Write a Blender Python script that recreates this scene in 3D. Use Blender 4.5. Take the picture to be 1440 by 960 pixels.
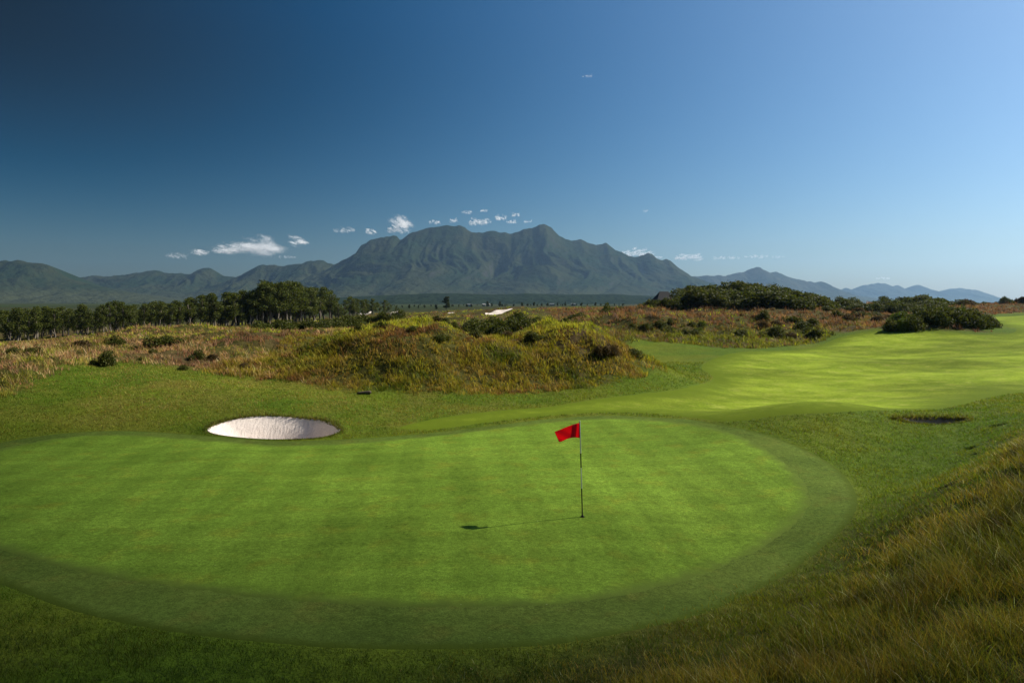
import bpy, math, random
import numpy as np
from mathutils import Vector, geometry

for o in list(bpy.data.objects):
    bpy.data.objects.remove(o)
rng = np.random.default_rng(7)
random.seed(7)
sc = bpy.context.scene
COL = sc.collection
R = math.radians

# ------------------------------------------------------------------ camera
F, CX, HY, CZ = 1028.0, 720.0, 425.0, 5.0          # focal length (px of the 1440 px photo), centre column, horizon row, eye height
cam_d = bpy.data.cameras.new('camera')
cam = bpy.data.objects.new('camera', cam_d)
COL.objects.link(cam)
cam.location = (0, 0, CZ)
cam.rotation_euler = (R(90), 0, 0)
cam_d.sensor_fit = 'HORIZONTAL'
cam_d.sensor_width = 36.0
cam_d.lens = 36.0 * F / 1440.0
cam_d.shift_y = -(480.0 - HY) / 1440.0
cam_d.clip_start = 0.1
cam_d.clip_end = 60000
sc.camera = cam

# ------------------------------------------------------------------ sky, sun, exposure
SUN_EL, SUN_AZ = 39.0, 67.0                         # azimuth from +Y towards +X
sdir = Vector((math.sin(R(SUN_AZ)) * math.cos(R(SUN_EL)), math.cos(R(SUN_AZ)) * math.cos(R(SUN_EL)), math.sin(R(SUN_EL))))
w = bpy.data.worlds.new('World')
sc.world = w
w.use_nodes = True
nt = w.node_tree
nt.nodes.clear()
N = nt.nodes.new
L = nt.links.new
sky = N('ShaderNodeTexSky')
sky.sky_type = 'NISHITA'
sky.sun_disc = False
sky.sun_elevation = R(SUN_EL)
sky.sun_rotation = R(SUN_AZ)
sky.altitude = 100
sky.air_density = 1.0
sky.dust_density = 0.9
sky.ozone_density = 2.0
tc = N('ShaderNodeTexCoord')
dot = N('ShaderNodeVectorMath'); dot.operation = 'DOT_PRODUCT'
dot.inputs[1].default_value = sdir
L(tc.outputs['Generated'], dot.inputs[0])
def mth(op, a, b=None, clamp=False):
    n = N('ShaderNodeMath'); n.operation = op; n.use_clamp = clamp
    for i, v in enumerate((a, b)):
        if v is None: continue
        if isinstance(v, (int, float)): n.inputs[i].default_value = v
        else: L(v, n.inputs[i])
    return n.outputs[0]
# polarisation of the clear sky, as a polarising filter on the lens takes it out
c2 = mth('POWER', mth('ABSOLUTE', mth('SUBTRACT', dot.outputs['Value'], -0.08)), 2.0)
dop = mth('DIVIDE', mth('SUBTRACT', 1.0, c2, True), mth('ADD', 1.0, c2))
sep = N('ShaderNodeSeparateXYZ'); L(tc.outputs['Generated'], sep.inputs[0])
mr = N('ShaderNodeMapRange'); mr.interpolation_type = 'SMOOTHSTEP'
L(sep.outputs['Z'], mr.inputs['Value'])
mr.inputs['From Min'].default_value = 0.0; mr.inputs['From Max'].default_value = 0.34
mr.inputs['To Min'].default_value = 0.62; mr.inputs['To Max'].default_value = 0.97
fac = mth('SUBTRACT', 1.0, mth('MULTIPLY', mr.outputs[0], dop))
mul = N('ShaderNodeVectorMath'); mul.operation = 'SCALE'
L(sky.outputs[0], mul.inputs[0]); L(fac, mul.inputs['Scale'])
hsv = N('ShaderNodeHueSaturation'); hsv.inputs['Saturation'].default_value = 1.4
hsv.inputs['Hue'].default_value = 0.490
satr = N('ShaderNodeMapRange'); L(dot.outputs['Value'], satr.inputs['Value'])
for _i, _v in enumerate((0.0, 0.85, 1.95, 1.08)): satr.inputs[_i + 1].default_value = _v
L(satr.outputs[0], hsv.inputs['Saturation'])
L(mul.outputs[0], hsv.inputs['Color'])
tint = N('ShaderNodeMix'); tint.data_type = 'RGBA'; tint.blend_type = 'MULTIPLY'; tint.inputs[0].default_value = 1.0; tint.inputs[7].default_value = (.79, .95, 1.14, 1)
L(hsv.outputs[0], tint.inputs[6])
bg = N('ShaderNodeBackground'); bg.inputs['Strength'].default_value = 0.066
L(tint.outputs[2], bg.inputs['Color'])
wo = N('ShaderNodeOutputWorld'); L(bg.outputs[0], wo.inputs['Surface'])

sun_d = bpy.data.lights.new('sun', 'SUN')
sun_d.energy = 5.0
sun_d.angle = R(0.53)
sun_d.color = (1.0, 0.94, 0.82)
sun = bpy.data.objects.new('sun', sun_d)
COL.objects.link(sun)
sun.location = sdir * 200
sun.rotation_euler = (-sdir).to_track_quat('-Z', 'Y').to_euler()

sc.view_settings.view_transform = 'Standard'
sc.view_settings.look = 'None'
sc.view_settings.exposure = 0.6
sc.view_settings.gamma = 1.0
sc.view_settings.use_curve_mapping = False
sc.render.engine = 'CYCLES'
sc.cycles.max_bounces = 9
sc.cycles.diffuse_bounces = 8
sc.cycles.transmission_bounces = 8
sc.cycles.volume_bounces = 0
sc.cycles.use_denoising = True
try:
    sc.cycles.denoiser = 'OPENIMAGEDENOISE'
    sc.cycles.denoising_input_passes = 'RGB_ALBEDO_NORMAL'
except Exception:
    pass

# ------------------------------------------------------------------ helpers
def tag(o, label=None, cat=None, group=None, kind=None):
    if label: o['label'] = label
    if cat: o['category'] = cat
    if group: o['group'] = group
    if kind: o['kind'] = kind
    return o

def mesh_np(name, co, faces, mat, attrs=None, parent=None, smooth=False, link=True, k=None):
    """co (n,3); faces (m,k) int array"""
    me = bpy.data.meshes.new(name)
    co = np.ascontiguousarray(co, dtype=np.float32)
    faces = np.ascontiguousarray(faces, dtype=np.int32)
    k = faces.shape[1]
    me.vertices.add(len(co)); me.vertices.foreach_set('co', co.ravel())
    me.loops.add(faces.size); me.loops.foreach_set('vertex_index', faces.ravel())
    me.polygons.add(len(faces)); me.polygons.foreach_set('loop_start', np.arange(0, faces.size, k, dtype=np.int32))
    if attrs:
        for an, av in attrs.items():
            av = np.asarray(av, dtype=np.float32)
            if av.ndim == 2:
                a = me.attributes.new(an, 'FLOAT_COLOR', 'POINT')
                c4 = np.ones((len(av), 4), dtype=np.float32); c4[:, :3] = av
                a.data.foreach_set('color', c4.ravel())
            else:
                a = me.attributes.new(an, 'FLOAT', 'POINT'); a.data.foreach_set('value', av)
    me.update(calc_edges=True)
    me.polygons.foreach_set('use_smooth', np.full(len(faces), smooth, dtype=bool))
    if mat: me.materials.append(mat)
    if not link: return me
    o = bpy.data.objects.new(name, me); COL.objects.link(o)
    if parent: o.parent = parent
    return o

def pyd(name, verts, faces, mat, parent=None, smooth=False):
    me = bpy.data.meshes.new(name); me.from_pydata([tuple(v) for v in verts], [], faces); me.update()
    for p in me.polygons: p.use_smooth = smooth
    me.materials.append(mat)
    o = bpy.data.objects.new(name, me); COL.objects.link(o)
    if parent: o.parent = parent
    return o

def empty(name, loc, rz=0.0, s=1.0):
    o = bpy.data.objects.new(name, None); COL.objects.link(o)
    o.location = loc; o.rotation_euler = (0, 0, rz); o.scale = (s, s, s) if isinstance(s, float) else s
    o.empty_display_size = 0.3
    return o

def copy_tree(o, parent=None):
    c = o.copy(); COL.objects.link(c)
    if parent: c.parent = parent
    for ch in [x for x in bpy.data.objects if x.parent == o]: copy_tree(ch, c)
    return c

def hash2(ix, iy, seed):
    h = (ix.astype(np.int64) * 374761393 + iy.astype(np.int64) * 668265263 + seed * 974711) & 0xffffffff
    h = ((h ^ (h >> 13)) * 1274126177) & 0xffffffff
    h = h ^ (h >> 16)
    return (h & 0xffff) / 65535.0
def vnoise(x, y, seed=0):
    ix = np.floor(x); iy = np.floor(y); fx = x - ix; fy = y - iy
    ix = ix.astype(np.int64); iy = iy.astype(np.int64)
    a = hash2(ix, iy, seed) * 6.2832; b = hash2(ix + 1, iy, seed) * 6.2832
    c = hash2(ix, iy + 1, seed) * 6.2832; d = hash2(ix + 1, iy + 1, seed) * 6.2832
    u = fx * fx * fx * (fx * (fx * 6 - 15) + 10); v = fy * fy * fy * (fy * (fy * 6 - 15) + 10)
    ga = np.cos(a) * fx + np.sin(a) * fy; gb = np.cos(b) * (fx - 1) + np.sin(b) * fy
    gc = np.cos(c) * fx + np.sin(c) * (fy - 1); gd = np.cos(d) * (fx - 1) + np.sin(d) * (fy - 1)
    return ((ga * (1 - u) + gb * u) * (1 - v) + (gc * (1 - u) + gd * u) * v) * 1.41   # about -1..1
def fbm(x, y, octv=4, seed=0, gain=0.5):
    s = np.zeros_like(x, dtype=float); a = 1.0; n = 0
    for i in range(octv):
        s += a * vnoise(x * 2 ** i + 17.3 * i, y * 2 ** i - 9.1 * i, seed + i); n += a; a *= gain
    return s / n
def sstep(a, b, x):
    t = np.clip((x - a) / (b - a), 0, 1); return t * t * (3 - 2 * t)
def mix3(a, b, t):
    return np.asarray(a)[None, :] * (1 - t[:, None]) + np.asarray(b)[None, :] * t[:, None] if np.ndim(a) == 1 else a * (1 - t[:, None]) + np.asarray(b) * t[:, None]

def W(px, py, Y):
    return ((px - CX) * Y / F, Y, CZ - (py - HY) * Y / F)

# ------------------------------------------------------------------ terrain heights
def uv_of(X, Y):
    Yc = np.maximum(Y, -4.0) + 8.0
    return X / Yc, np.log(Yc)
CP = []
def cp(px, py, Y): CP.append(W(px, py, Y))
def cw(X, Y, Z): CP.append((X, Y, Z))
for a in [(0, 960, 9.6), (720, 960, 9.6), (1000, 960, 8.4), (1200, 960, 7.3), (1440, 960, 6.3), (1440, 850, 8.1), (1300, 850, 9.0),
          (1440, 750, 10.6), (1300, 750, 13.4), (1250, 710, 17.2), (1200, 850, 10.9), (1100, 870, 11.2), (1260, 685, 19.8), (1440, 650, 14.6), (1440, 605, 20.5),
          (1370, 625, 22.5), (1440, 576, 27.5), (1440, 540, 45), (1180, 586, 28.7), (1100, 592, 27.8), (1250, 592, 28.5), (1180, 560, 42), (1000, 575, 35), (1000, 540, 48),
          (1200, 520, 58), (1300, 490, 75), (1250, 463, 95), (1440, 490, 70), (1440, 446, 140), (1150, 480, 88), (930, 478, 90), (1000, 490, 75),
          (900, 481, 85), (880, 520, 57), (930, 520, 55), (900, 587, 31.2), (700, 600, 29.5), (390, 620, 26.9), (480, 617, 27.4), (200, 606, 29),
          (0, 625, 26), (680, 550, 41), (560, 545, 42), (560, 580, 34), (800, 545, 42.5), (900, 535, 46), (200, 560, 34), (50, 560, 33), (200, 520, 40),
          (0, 520, 38), (420, 560, 36), (420, 530, 43), (420, 502, 52), (200, 498, 54), (0, 493, 60), (300, 478, 66), (420, 477, 85), (200, 480, 85), (50, 488, 85),
          (300, 470, 130), (0, 483, 150), (0, 482, 170), (100, 473, 180), (250, 462, 200), (400, 457, 230), (520, 443, 330), (620, 441, 200),
          (620, 450, 120), (700, 437, 260), (850, 444, 150), (700, 431, 500), (-150, 492, 70), (-200, 485, 150), (1600, 436, 160), (1600, 560, 40)]:
    cp(*a)
for a in [(-13, 13, 0), (-9, 12, 0), (-5, 10.8, 0), (0, 10.8, 0), (3.6, 11.2, 0), (6.5, 14, 0), (8.7, 18.4, 0), (8.4, 21, 0.03), (1.6, 17, 0), (-4, 16, 0),
          (-10, 17, 0), (-14, 20, 0), (-4, 22, 0.02), (4, 22, 0.03), (-10, 24, 0), (6, 26, .1), (-9, 8, 0.1), (-5, 5, 0.3), (0, 4, 0.7), (0, -4, 1.4), (4, 4, 1.3), (7, 3, 2.2),
          (-8, -3, 0.8), (9, -2, 3.0), (300, 400, 1), (-300, 500, -6), (0, 1000, 0), (-900, 1200, 0), (900, 1200, 0), (0, 3000, -1), (3000, 3000, 0), (-3000, 3000, 0),
          (0, 12000, -4), (9000, 12000, -4), (-9000, 12000, -4), (-40, 60, 1.0), (60, 60, 0.8), (110, 120, 2.6), (-30, 25, .4)]:
    cw(*a)
CP = np.array(CP)
def tp(X, Y):
    u, v = uv_of(X, Y); return np.stack([u * 1.6, v], -1)
CQ = tp(CP[:, 0], CP[:, 1])
def phi(d2): return 0.5 * d2 * np.log(d2 + 1e-9)
n = len(CQ)
d2 = ((CQ[:, None] - CQ[None]) ** 2).sum(-1)
A = np.zeros((n + 3, n + 3)); A[:n, :n] = phi(d2) + np.eye(n) * 2e-4
A[:n, n] = 1; A[:n, n + 1:] = CQ; A[n, :n] = 1; A[n + 1:, :n] = CQ.T
TW = np.linalg.solve(A, np.concatenate([CP[:, 2], np.zeros(3)]))
def tps(X, Y):
    X = np.asarray(X, float); Y = np.asarray(Y, float); out = np.empty(X.size); xf, yf = X.ravel(), Y.ravel()
    for i in range(0, xf.size, 60000):
        q = tp(xf[i:i + 60000], yf[i:i + 60000])
        dd = (q[:, None, 0] - CQ[None, :, 0]) ** 2 + (q[:, None, 1] - CQ[None, :, 1]) ** 2
        out[i:i + 60000] = phi(dd) @ TW[:n] + TW[n] + q @ TW[n + 1:]
    return out.reshape(X.shape)

BUMPS = [  # X, Y, rx, ry, h, power : dunes
    (-6.6, 48.0, 6.6, 6.6, 3.1, 3.0), (-4.6, 47.2, 2.6, 3.2, 3.4, 2.0), (-10.4, 47.4, 3.6, 4.2, 2.3, 2.2), (3.4, 49.5, 5.6, 6.4, 3.15, 2.8), (2.4, 50.5, 2.8, 3.2, 3.6, 2.0), (5.2, 48.8, 2.2, 3.0, 3.3, 2.0), (-1.4, 48.5, 5.6, 5.6, 2.45, 3.0), (7.2, 49.0, 3.6, 5.5, 1.6, 2.6),
    (5.0, 84, 13, 8, 1.5, 2.5), (-6, 86, 8, 7, .7, 2.5),
    (12.3, 29.6, 4.3, 2.8, .5, 2.2),
    (20, 104, 9.5, 11, 3.0, 2.6), (31, 104, 11, 11, 2.4, 2.6), (40, 101, 9, 9, 1.2, 2.5),
    (45, 150, 17, 20, 5.0, 2.2), (26, 152, 12, 14, .5, 2.4), (95, 185, 26, 18, 2.2, 2.4), (135, 200, 22, 18, 2.0, 2.2), (53, 93, 9, 6, 1.0, 2.4),
    (-19, 60, 6.0, 5.0, 1.05, 2.4), (-13.5, 62, 4.0, 4.0, 0.6, 2.4), (-33, 62, 8, 7, 0.5, 2.3), (-27, 46, 5, 4, 0.6, 2.3), (-43, 95, 9, 8, 1.9, 2.3), (-60, 100, 14, 10, .3, 2.3),
    (-28, 90, 10, 8, 0.5, 2.3), (-14, 100, 9, 8, .6, 2.3),
    (-25, 66, 4.5, 3.6, .95, 2.2), (-12, 73, 5, 4, .9, 2.2), (-37, 76, 5.5, 4.5, .95, 2.2), (-21, 81, 6, 4, .7, 2.2), (-31, 52, 3.5, 3, .6, 2.2),
    (1, 165, 9, 6, 1.0, 2.2), (-30, 175, 8, 6, .7, 2.3), (-38, 190, 8, 6, .9, 2.3), (-10, 190, 10, 8, .5, 2.3),
]
def Hbase(X, Y):
    z = tps(X, Y)
    add = np.zeros_like(z)
    for (bx, by, rx, ry, h, p) in BUMPS:
        d = np.sqrt(((X - bx) / rx) ** 2 + ((Y - by) / ry) ** 2)
        b = h * np.exp(-np.minimum(d, 6) ** p)
        k = 0.35                                      # soft maximum so neighbouring dunes merge
        add = np.where(b > 1e-4, 0.5 * (add + b + np.sqrt((add - b) ** 2 + k * k * np.minimum(1, np.minimum(add, b)))), add)
    return z + add

YS = np.exp(np.linspace(math.log(4.0), math.log(2500), 2600))
def hit(px, py):
    X = (px - CX) * YS / F; Z = CZ - (py - HY) * YS / F
    H = Hbase(X, YS); below = np.nonzero(Z < H)[0]
    if len(below) == 0: return X[-1], YS[-1]
    i = max(below[0], 1); a = Z[i - 1] - H[i - 1]; b = Z[i] - H[i]; t = a / (a - b + 1e-12)
    return X[i - 1] + t * (X[i] - X[i - 1]), YS[i - 1] + t * (YS[i] - YS[i - 1])

def smooth_poly(pts, m=6):
    P = np.array(pts, float); out = []
    k = len(P)
    for i in range(k):
        p0, p1, p2, p3 = P[i - 1], P[i], P[(i + 1) % k], P[(i + 2) % k]
        for t in np.linspace(0, 1, m, endpoint=False):
            out.append(0.5 * ((2 * p1) + (-p0 + p2) * t + (2 * p0 - 5 * p1 + 4 * p2 - p3) * t * t + (-p0 + 3 * p1 - 3 * p2 + p3) * t ** 3))
    return np.array(out)
def sdf(X, Y, poly):
    """signed distance, negative inside"""
    X = np.asarray(X, float); Y = np.asarray(Y, float)
    d = np.full(X.shape, 1e9); ins = np.zeros(X.shape, bool)
    A_ = poly; B_ = np.roll(poly, -1, 0)
    for (ax, ay), (bx, by) in zip(A_, B_):
        ex, ey = bx - ax, by - ay
        t = np.clip(((X - ax) * ex + (Y - ay) * ey) / (ex * ex + ey * ey + 1e-12), 0, 1)
        d = np.minimum(d, (X - ax - t * ex) ** 2 + (Y - ay - t * ey) ** 2)
        c = ((ay > Y) != (by > Y)) & (X < (bx - ax) * (Y - ay) / (by - ay + 1e-12) + ax)
        ins ^= c
    d = np.sqrt(d)
    return np.where(ins, -d, d)
def sdf_c(X, Y, poly, pad):
    """sdf only evaluated near the polygon's bounding box"""
    X = np.asarray(X, float); out = np.full(X.shape, float(pad))
    m = (X > poly[:, 0].min() - pad) & (X < poly[:, 0].max() + pad) & (Y > poly[:, 1].min() - pad) & (Y < poly[:, 1].max() + pad)
    if m.any(): out[m] = sdf(X[m], Y[m], poly)
    return out

def outline(pxs, m=6): return smooth_poly([p[:2] if len(p) == 3 and p[2] == 'w' else hit(*p[:2]) for p in pxs], m)

COLLAR = outline([(0, 822), (110, 862), (250, 890), (430, 909), (600, 914), (800, 904), (950, 874), (1080, 822), (1150, 776), (1195, 735), (1208, 705),
                  (1194, 674), (1160, 646), (1105, 620), (1060, 606), (1010, 596), (950, 588), (860, 584), (780, 588), (700, 597), (600, 609), (480, 617.5), (380, 619.5), (300, 613),
                  (200, 606), (100, 608), (0, 622), (-80, 650), (-170, 710), (-130, 770)])
GREEN = outline([(-110, 745), (0, 778), (120, 810), (300, 838), (500, 855), (680, 858), (820, 850), (960, 822), (1060, 782), (1122, 740), (1146, 704), (1128, 668), (1085, 634), (1040, 611),
                 (995, 599), (940, 592), (860, 588), (780, 592), (700, 601), (600, 613), (480, 623), (380, 625), (300, 618), (200, 611), (100, 613), (0, 630), (-70, 655), (-130, 700)])
FAIRWAY = outline([(560, 601), (620, 587), (700, 577), (770, 572), (830, 562), (900, 553), (960, 545), (1002, 532), (985, 516), (1008, 502), (1050, 494), (1130, 491), (1175, 476),
                   (1220, 466), (1270, 463), (1330, 466), (1395, 470), (1428, 464), (1402, 455), (1372, 447.5), (1440, 444), (1700, 444), (1700, 540), (1440, 552), (1340, 572), (1250, 577), (1180, 580), (1100, 584), (1040, 592),
                   (1000, 591), (930, 583), (860, 580), (780, 584), (700, 592), (610, 604)], 5)
FESCUE = outline([(640, 965), (760, 940), (900, 905), (1000, 862), (1090, 822), (1160, 785), (1215, 748), (1280, 715), (1330, 672), (1385, 636), (1440, 600), (1560, 585), (1800, 640), (1800, 1100), (1400, 1150), (700, 1100)], 4)
BUNKER = outline([(293, 609), (304, 600), (330, 594), (380, 590.5), (430, 593), (460, 599), (477, 607.5), (474, 613), (440, 617.5), (380, 618.5), (330, 615)])
BUNKER2 = outline([(1262, 589), (1290, 586.5), (1330, 585.5), (1362, 587.5), (1350, 592), (1320, 595), (1280, 593)])
heath_front = [(-200, 590), (-60, 575), (0, 560), (50, 540), (100, 518), (150, 510), (200, 512), (260, 518), (330, 528), (400, 533), (460, 543), (540, 549), (620, 553), (700, 554), (780, 550), (850, 542), (900, 531), (927, 517)]
HEATH = np.array([hit(*p) for p in heath_front] + [(10.8, 50), (10.6, 54), (9.8, 60), (11, 75)] + [hit(905, 478)] +
                 [hit(*p) for p in [(950, 482), (1000, 488), (1060, 491), (1110, 487), (1150, 482), (1172, 472), (1212, 463.5), (1270, 461), (1330, 464), (1394, 468)]] +
                 [(61, 96), (66, 110)] + [hit(*p) for p in [(1372, 444), (1440, 439), (1600, 436)]] + [(400, 260), (400, 420), (-420, 420), (-160, 150), (-70, 60)], float)

# bunker shaping
def bunker_depth(X, Y):
    s = sdf_c(X, Y, BUNKER, 3.0); s2 = sdf_c(X, Y, BUNKER2, 3.0)
    rr_ = sstep(-8.9, -7.5, X); wd = 1.5 - .85 * rr_
    return (0.95 + .75 * rr_) * sstep(0.0, 1.0, -s / wd) + 0.9 * sstep(0, .3, -s2), s, s2
def bunker_lip(s): return 0.16 * np.exp(-(np.maximum(s, 0) / 0.5) ** 2) * sstep(-0.25, 0.0, s)

PITS = [(1330, 686, .24), (1262, 693, .14), (1402, 598, .26), (1362, 628, .17), (1368, 635, .14), (797, 577.5, .2)]
PITW = [(hit(a, b), r) for a, b, r in PITS]

def rough_mask(X, Y):
    """0 on mown turf, 1 in the heath"""
    h = sdf(X, Y, HEATH)
    return sstep(1.0, -3.0, h), h
def H1(X, Y, full=False):
    X = np.asarray(X, float); Y = np.asarray(Y, float)
    z = Hbase(X, Y)
    rm, h = rough_mask(X, Y)
    cs = sdf_c(X, Y, COLLAR, 4.0); fs = sdf_c(X, Y, FAIRWAY, 4.0)
    out = sstep(0.2, 3.0, np.minimum(cs, fs))
    near = sstep(900, 300, Y)
    z = z + (0.08 * fbm(X / 2.3, Y / 2.3, 3, 3) * out + 0.24 * fbm(X / 6, Y / 6, 3, 5) * out + (0.62 * fbm(X / 4.2, Y / 4.2, 4, 11) + 0.7 * fbm(X / 17, Y / 17, 2, 19)) * rm) * near
    z = z + (.30 * fbm(X / 11, Y / 11, 2, 23) + .10 * fbm(X / 4.5, Y / 4.5, 2, 29)) * sstep(-.5, -5, fs) * near
    d, s, s2 = bunker_depth(X, Y)
    z = z - d + bunker_lip(s) * sstep(-0.2, 0.8, cs) * (0.7 + 0.6 * sstep(-9.2, -7.4, X) * sstep(27.5, 29, Y))
    for ((bx, by), r) in PITW:
        z = z - r * 0.9 * np.exp(-(((X - bx) / r) ** 2 + ((Y - by) / (r * .9)) ** 2) ** 2)
    if full: return z, cs, fs, h, s, s2
    return z

# ------------------------------------------------------------------ materials
def new_mat(name):
    m = bpy.data.materials.new(name); m.use_nodes = True; m.node_tree.nodes.clear()
    return m, m.node_tree
class NB:
    def __init__(s, name): s.m, s.t = new_mat(name)
    def n(s, typ, **kw):
        nd = s.t.nodes.new(typ)
        for k, v in kw.items(): setattr(nd, k, v)
        return nd
    def l(s, a, b): s.t.links.new(a, b)
    def inp(s, nd, i, v):
        if hasattr(v, 'is_output'): s.l(v, nd.inputs[i])
        else: nd.inputs[i].default_value = v
    def noise(s, vec, scale, detail=4, rough=.55, stretch=None):
        if stretch:
            mp = s.n('ShaderNodeMapping'); mp.inputs['Scale'].default_value = stretch[0]; mp.inputs['Rotation'].default_value = (0, 0, stretch[1]); s.l(vec, mp.inputs[0]); vec = mp.outputs[0]
        nd = s.n('ShaderNodeTexNoise'); s.l(vec, nd.inputs['Vector']); nd.inputs['Scale'].default_value = scale
        nd.inputs['Detail'].default_value = detail; nd.inputs['Roughness'].default_value = rough
        return nd.outputs['Fac']
    def rng(s, v, a, b, c, d, smooth=False):
        nd = s.n('ShaderNodeMapRange'); s.l(v, nd.inputs[0])
        if smooth: nd.interpolation_type = 'SMOOTHSTEP'
        for i, x in enumerate((a, b, c, d)): nd.inputs[i + 1].default_value = x
        return nd.outputs[0]
    def math(s, op, a, b=0.0):
        nd = s.n('ShaderNodeMath', operation=op); s.inp(nd, 0, a); s.inp(nd, 1, b); return nd.outputs[0]
    def mix(s, fac, a, b, blend='MIX'):
        nd = s.n('ShaderNodeMix', data_type='RGBA', blend_type=blend)
        s.inp(nd, 0, fac)
        for i, v in ((6, a), (7, b)):
            if hasattr(v, 'is_output'): s.l(v, nd.inputs[i])
            else: nd.inputs[i].default_value = (*v, 1)
        return nd.outputs[2]
    def out(s, sh): o = s.n('ShaderNodeOutputMaterial'); s.l(sh, o.inputs[0]); return s.m
    def pbr(s, col, rough=.8, spec=.2, bump=None, bstr=.3, bdist=.02, metal=0.0):
        p = s.n('ShaderNodeBsdfPrincipled'); s.inp(p, 'Base Color', col if hasattr(col, 'is_output') else (*col, 1))
        s.inp(p, 'Roughness', rough); p.inputs['Specular IOR Level'].default_value = spec; p.inputs['Metallic'].default_value = metal
        if bump is not None:
            b = s.n('ShaderNodeBump'); b.inputs['Strength'].default_value = bstr; b.inputs['Distance'].default_value = bdist
            s.l(bump, b.inputs['Height']); s.l(b.outputs[0], p.inputs['Normal'])
        return s.out(p.outputs[0])
    def pos(s): return s.n('ShaderNodeNewGeometry').outputs['Position']
    def attr(s, a): return s.n('ShaderNodeAttribute', attribute_name=a).outputs['Color']

def leaf_mat(name, trans=.35, spec=0.12):
    b = NB(name); c = b.attr('col')
    d = b.n('ShaderNodeBsdfPrincipled'); b.l(c, d.inputs['Base Color']); d.inputs['Roughness'].default_value = .6; d.inputs['Specular IOR Level'].default_value = spec
    t = b.n('ShaderNodeBsdfTranslucent'); cc = b.mix(1.0, c, (1.15, 1.2, .7), 'MULTIPLY'); b.l(cc, t.inputs[0])
    m = b.n('ShaderNodeMixShader'); m.inputs[0].default_value = trans; b.l(d.outputs[0], m.inputs[1]); b.l(t.outputs[0], m.inputs[2])
    return b.out(m.outputs[0])
M_BLADE = leaf_mat('grass_blade', .4)
M_LEAF = leaf_mat('leaf', .33)

def turf(name, base, alt, dry, stripe=None, fleck=0.0, edge=None, big=None):
    b = NB(name); p = b.pos()
    c = b.mix(b.rng(b.noise(p, .35, 4), .35, .65, 0, 1, True), base, alt)
    c = b.mix(b.rng(b.noise(p, 1.1, 5, .6), .5, .72, 0, .55, True), c, dry)
    if stripe:
        sx = b.n('ShaderNodeSeparateXYZ'); b.l(p, sx.inputs[0])
        wob = b.math('MULTIPLY', b.noise(p, .25, 3), .7)
        for (ang, wl, amt) in stripe:
            a = b.math('ADD', b.math('MULTIPLY', sx.outputs[0], math.cos(ang)), b.math('MULTIPLY', sx.outputs[1], math.sin(ang)))
            s_ = b.math('SINE', b.math('MULTIPLY', b.math('ADD', a, wob), 2 * math.pi / wl))
            k = b.rng(s_, -.45, .45, 1 - amt, 1 + amt, True)
            cb = b.n('ShaderNodeCombineColor'); [b.l(k, cb.inputs[i]) for i in range(3)]
            c = b.mix(1.0, c, cb.outputs[0], 'MULTIPLY')
    g = b.noise(p, 34, 3, .75); g2 = b.noise(p, 10, 4, .75); g3 = b.noise(p, 3.6, 4, .7)
    gv = b.math('MULTIPLY', b.math('MULTIPLY', b.rng(g, .3, .7, .6, 1.4), b.rng(g2, .3, .7, .70, 1.30)), b.rng(g3, .3, .7, .84, 1.16))
    cb = b.n('ShaderNodeCombineColor'); [b.l(gv, cb.inputs[i]) for i in range(3)]
    c = b.mix(1.0, c, cb.outputs[0], 'MULTIPLY')
    if big:
        k = b.rng(b.noise(p, big[0], 3, .5), .36, .64, 1 - big[1], 1 + big[1], True)
        cb = b.n('ShaderNodeCombineColor'); [b.l(k, cb.inputs[i]) for i in range(3)]
        c = b.mix(1.0, c, cb.outputs[0], 'MULTIPLY')
    if edge:
        e = b.n('ShaderNodeAttribute', attribute_name='edge').outputs['Fac']
        ee = b.math('ADD', e, b.math('MULTIPLY', b.math('SUBTRACT', b.noise(p, edge[2], 4, .65), .5), edge[1] * 1.2))
        c = b.mix(b.rng(ee, -edge[1], -edge[1] * .08, 0, 1, True), c, edge[0])
    if fleck:
        v = b.n('ShaderNodeTexVoronoi'); b.l(p, v.inputs['Vector']); v.inputs['Scale'].default_value = 2.6
        f = b.rng(v.outputs['Distance'], .03, .045, fleck, 0)
        c = b.mix(f, c, (.42, .48, .22))
    return b.pbr(c, .9, .02, b.math('ADD', g, b.math('MULTIPLY', g2, 1.5)), .35, .015)
M_GREEN = turf('putting_turf', (.130, .206, .022), (.106, .174, .018), (.155, .172, .018), [(R(6), 1.5, .06), (R(97), 1.25, .04)], .3, ((.088, .124, .020), .6, 2.0), (.14, .13))
M_COLLAR = turf('collar_turf', (.088, .122, .020), (.072, .108, .017), (.108, .114, .020), None, .15, ((.06, .085, .010), .30, 4.0), (.3, .12))
M_FAIR = turf('fairway_turf', (.188, .245, .020), (.128, .178, .012), (.27, .285, .055), [(R(62), 3.4, .04), (R(118), 5.3, .04)], 0, ((.095, .132, .009), 3.0, .8), (.09, .24))

b = NB('ground'); p = b.pos(); c = b.attr('col')
g = b.noise(p, 22, 4, .7); g2 = b.noise(p, 3.2, 4, .65)
gv = b.math('MULTIPLY', b.rng(g, .3, .7, .55, 1.45), b.rng(g2, .3, .7, .75, 1.25))
cb = b.n('ShaderNodeCombineColor'); [b.l(gv, cb.inputs[i]) for i in range(3)]
M_GROUND = b.pbr(b.mix(1.0, c, cb.outputs[0], 'MULTIPLY'), .95, .05, b.math('ADD', g, b.math('MULTIPLY', g2, 3)), .6, .05)

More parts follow.
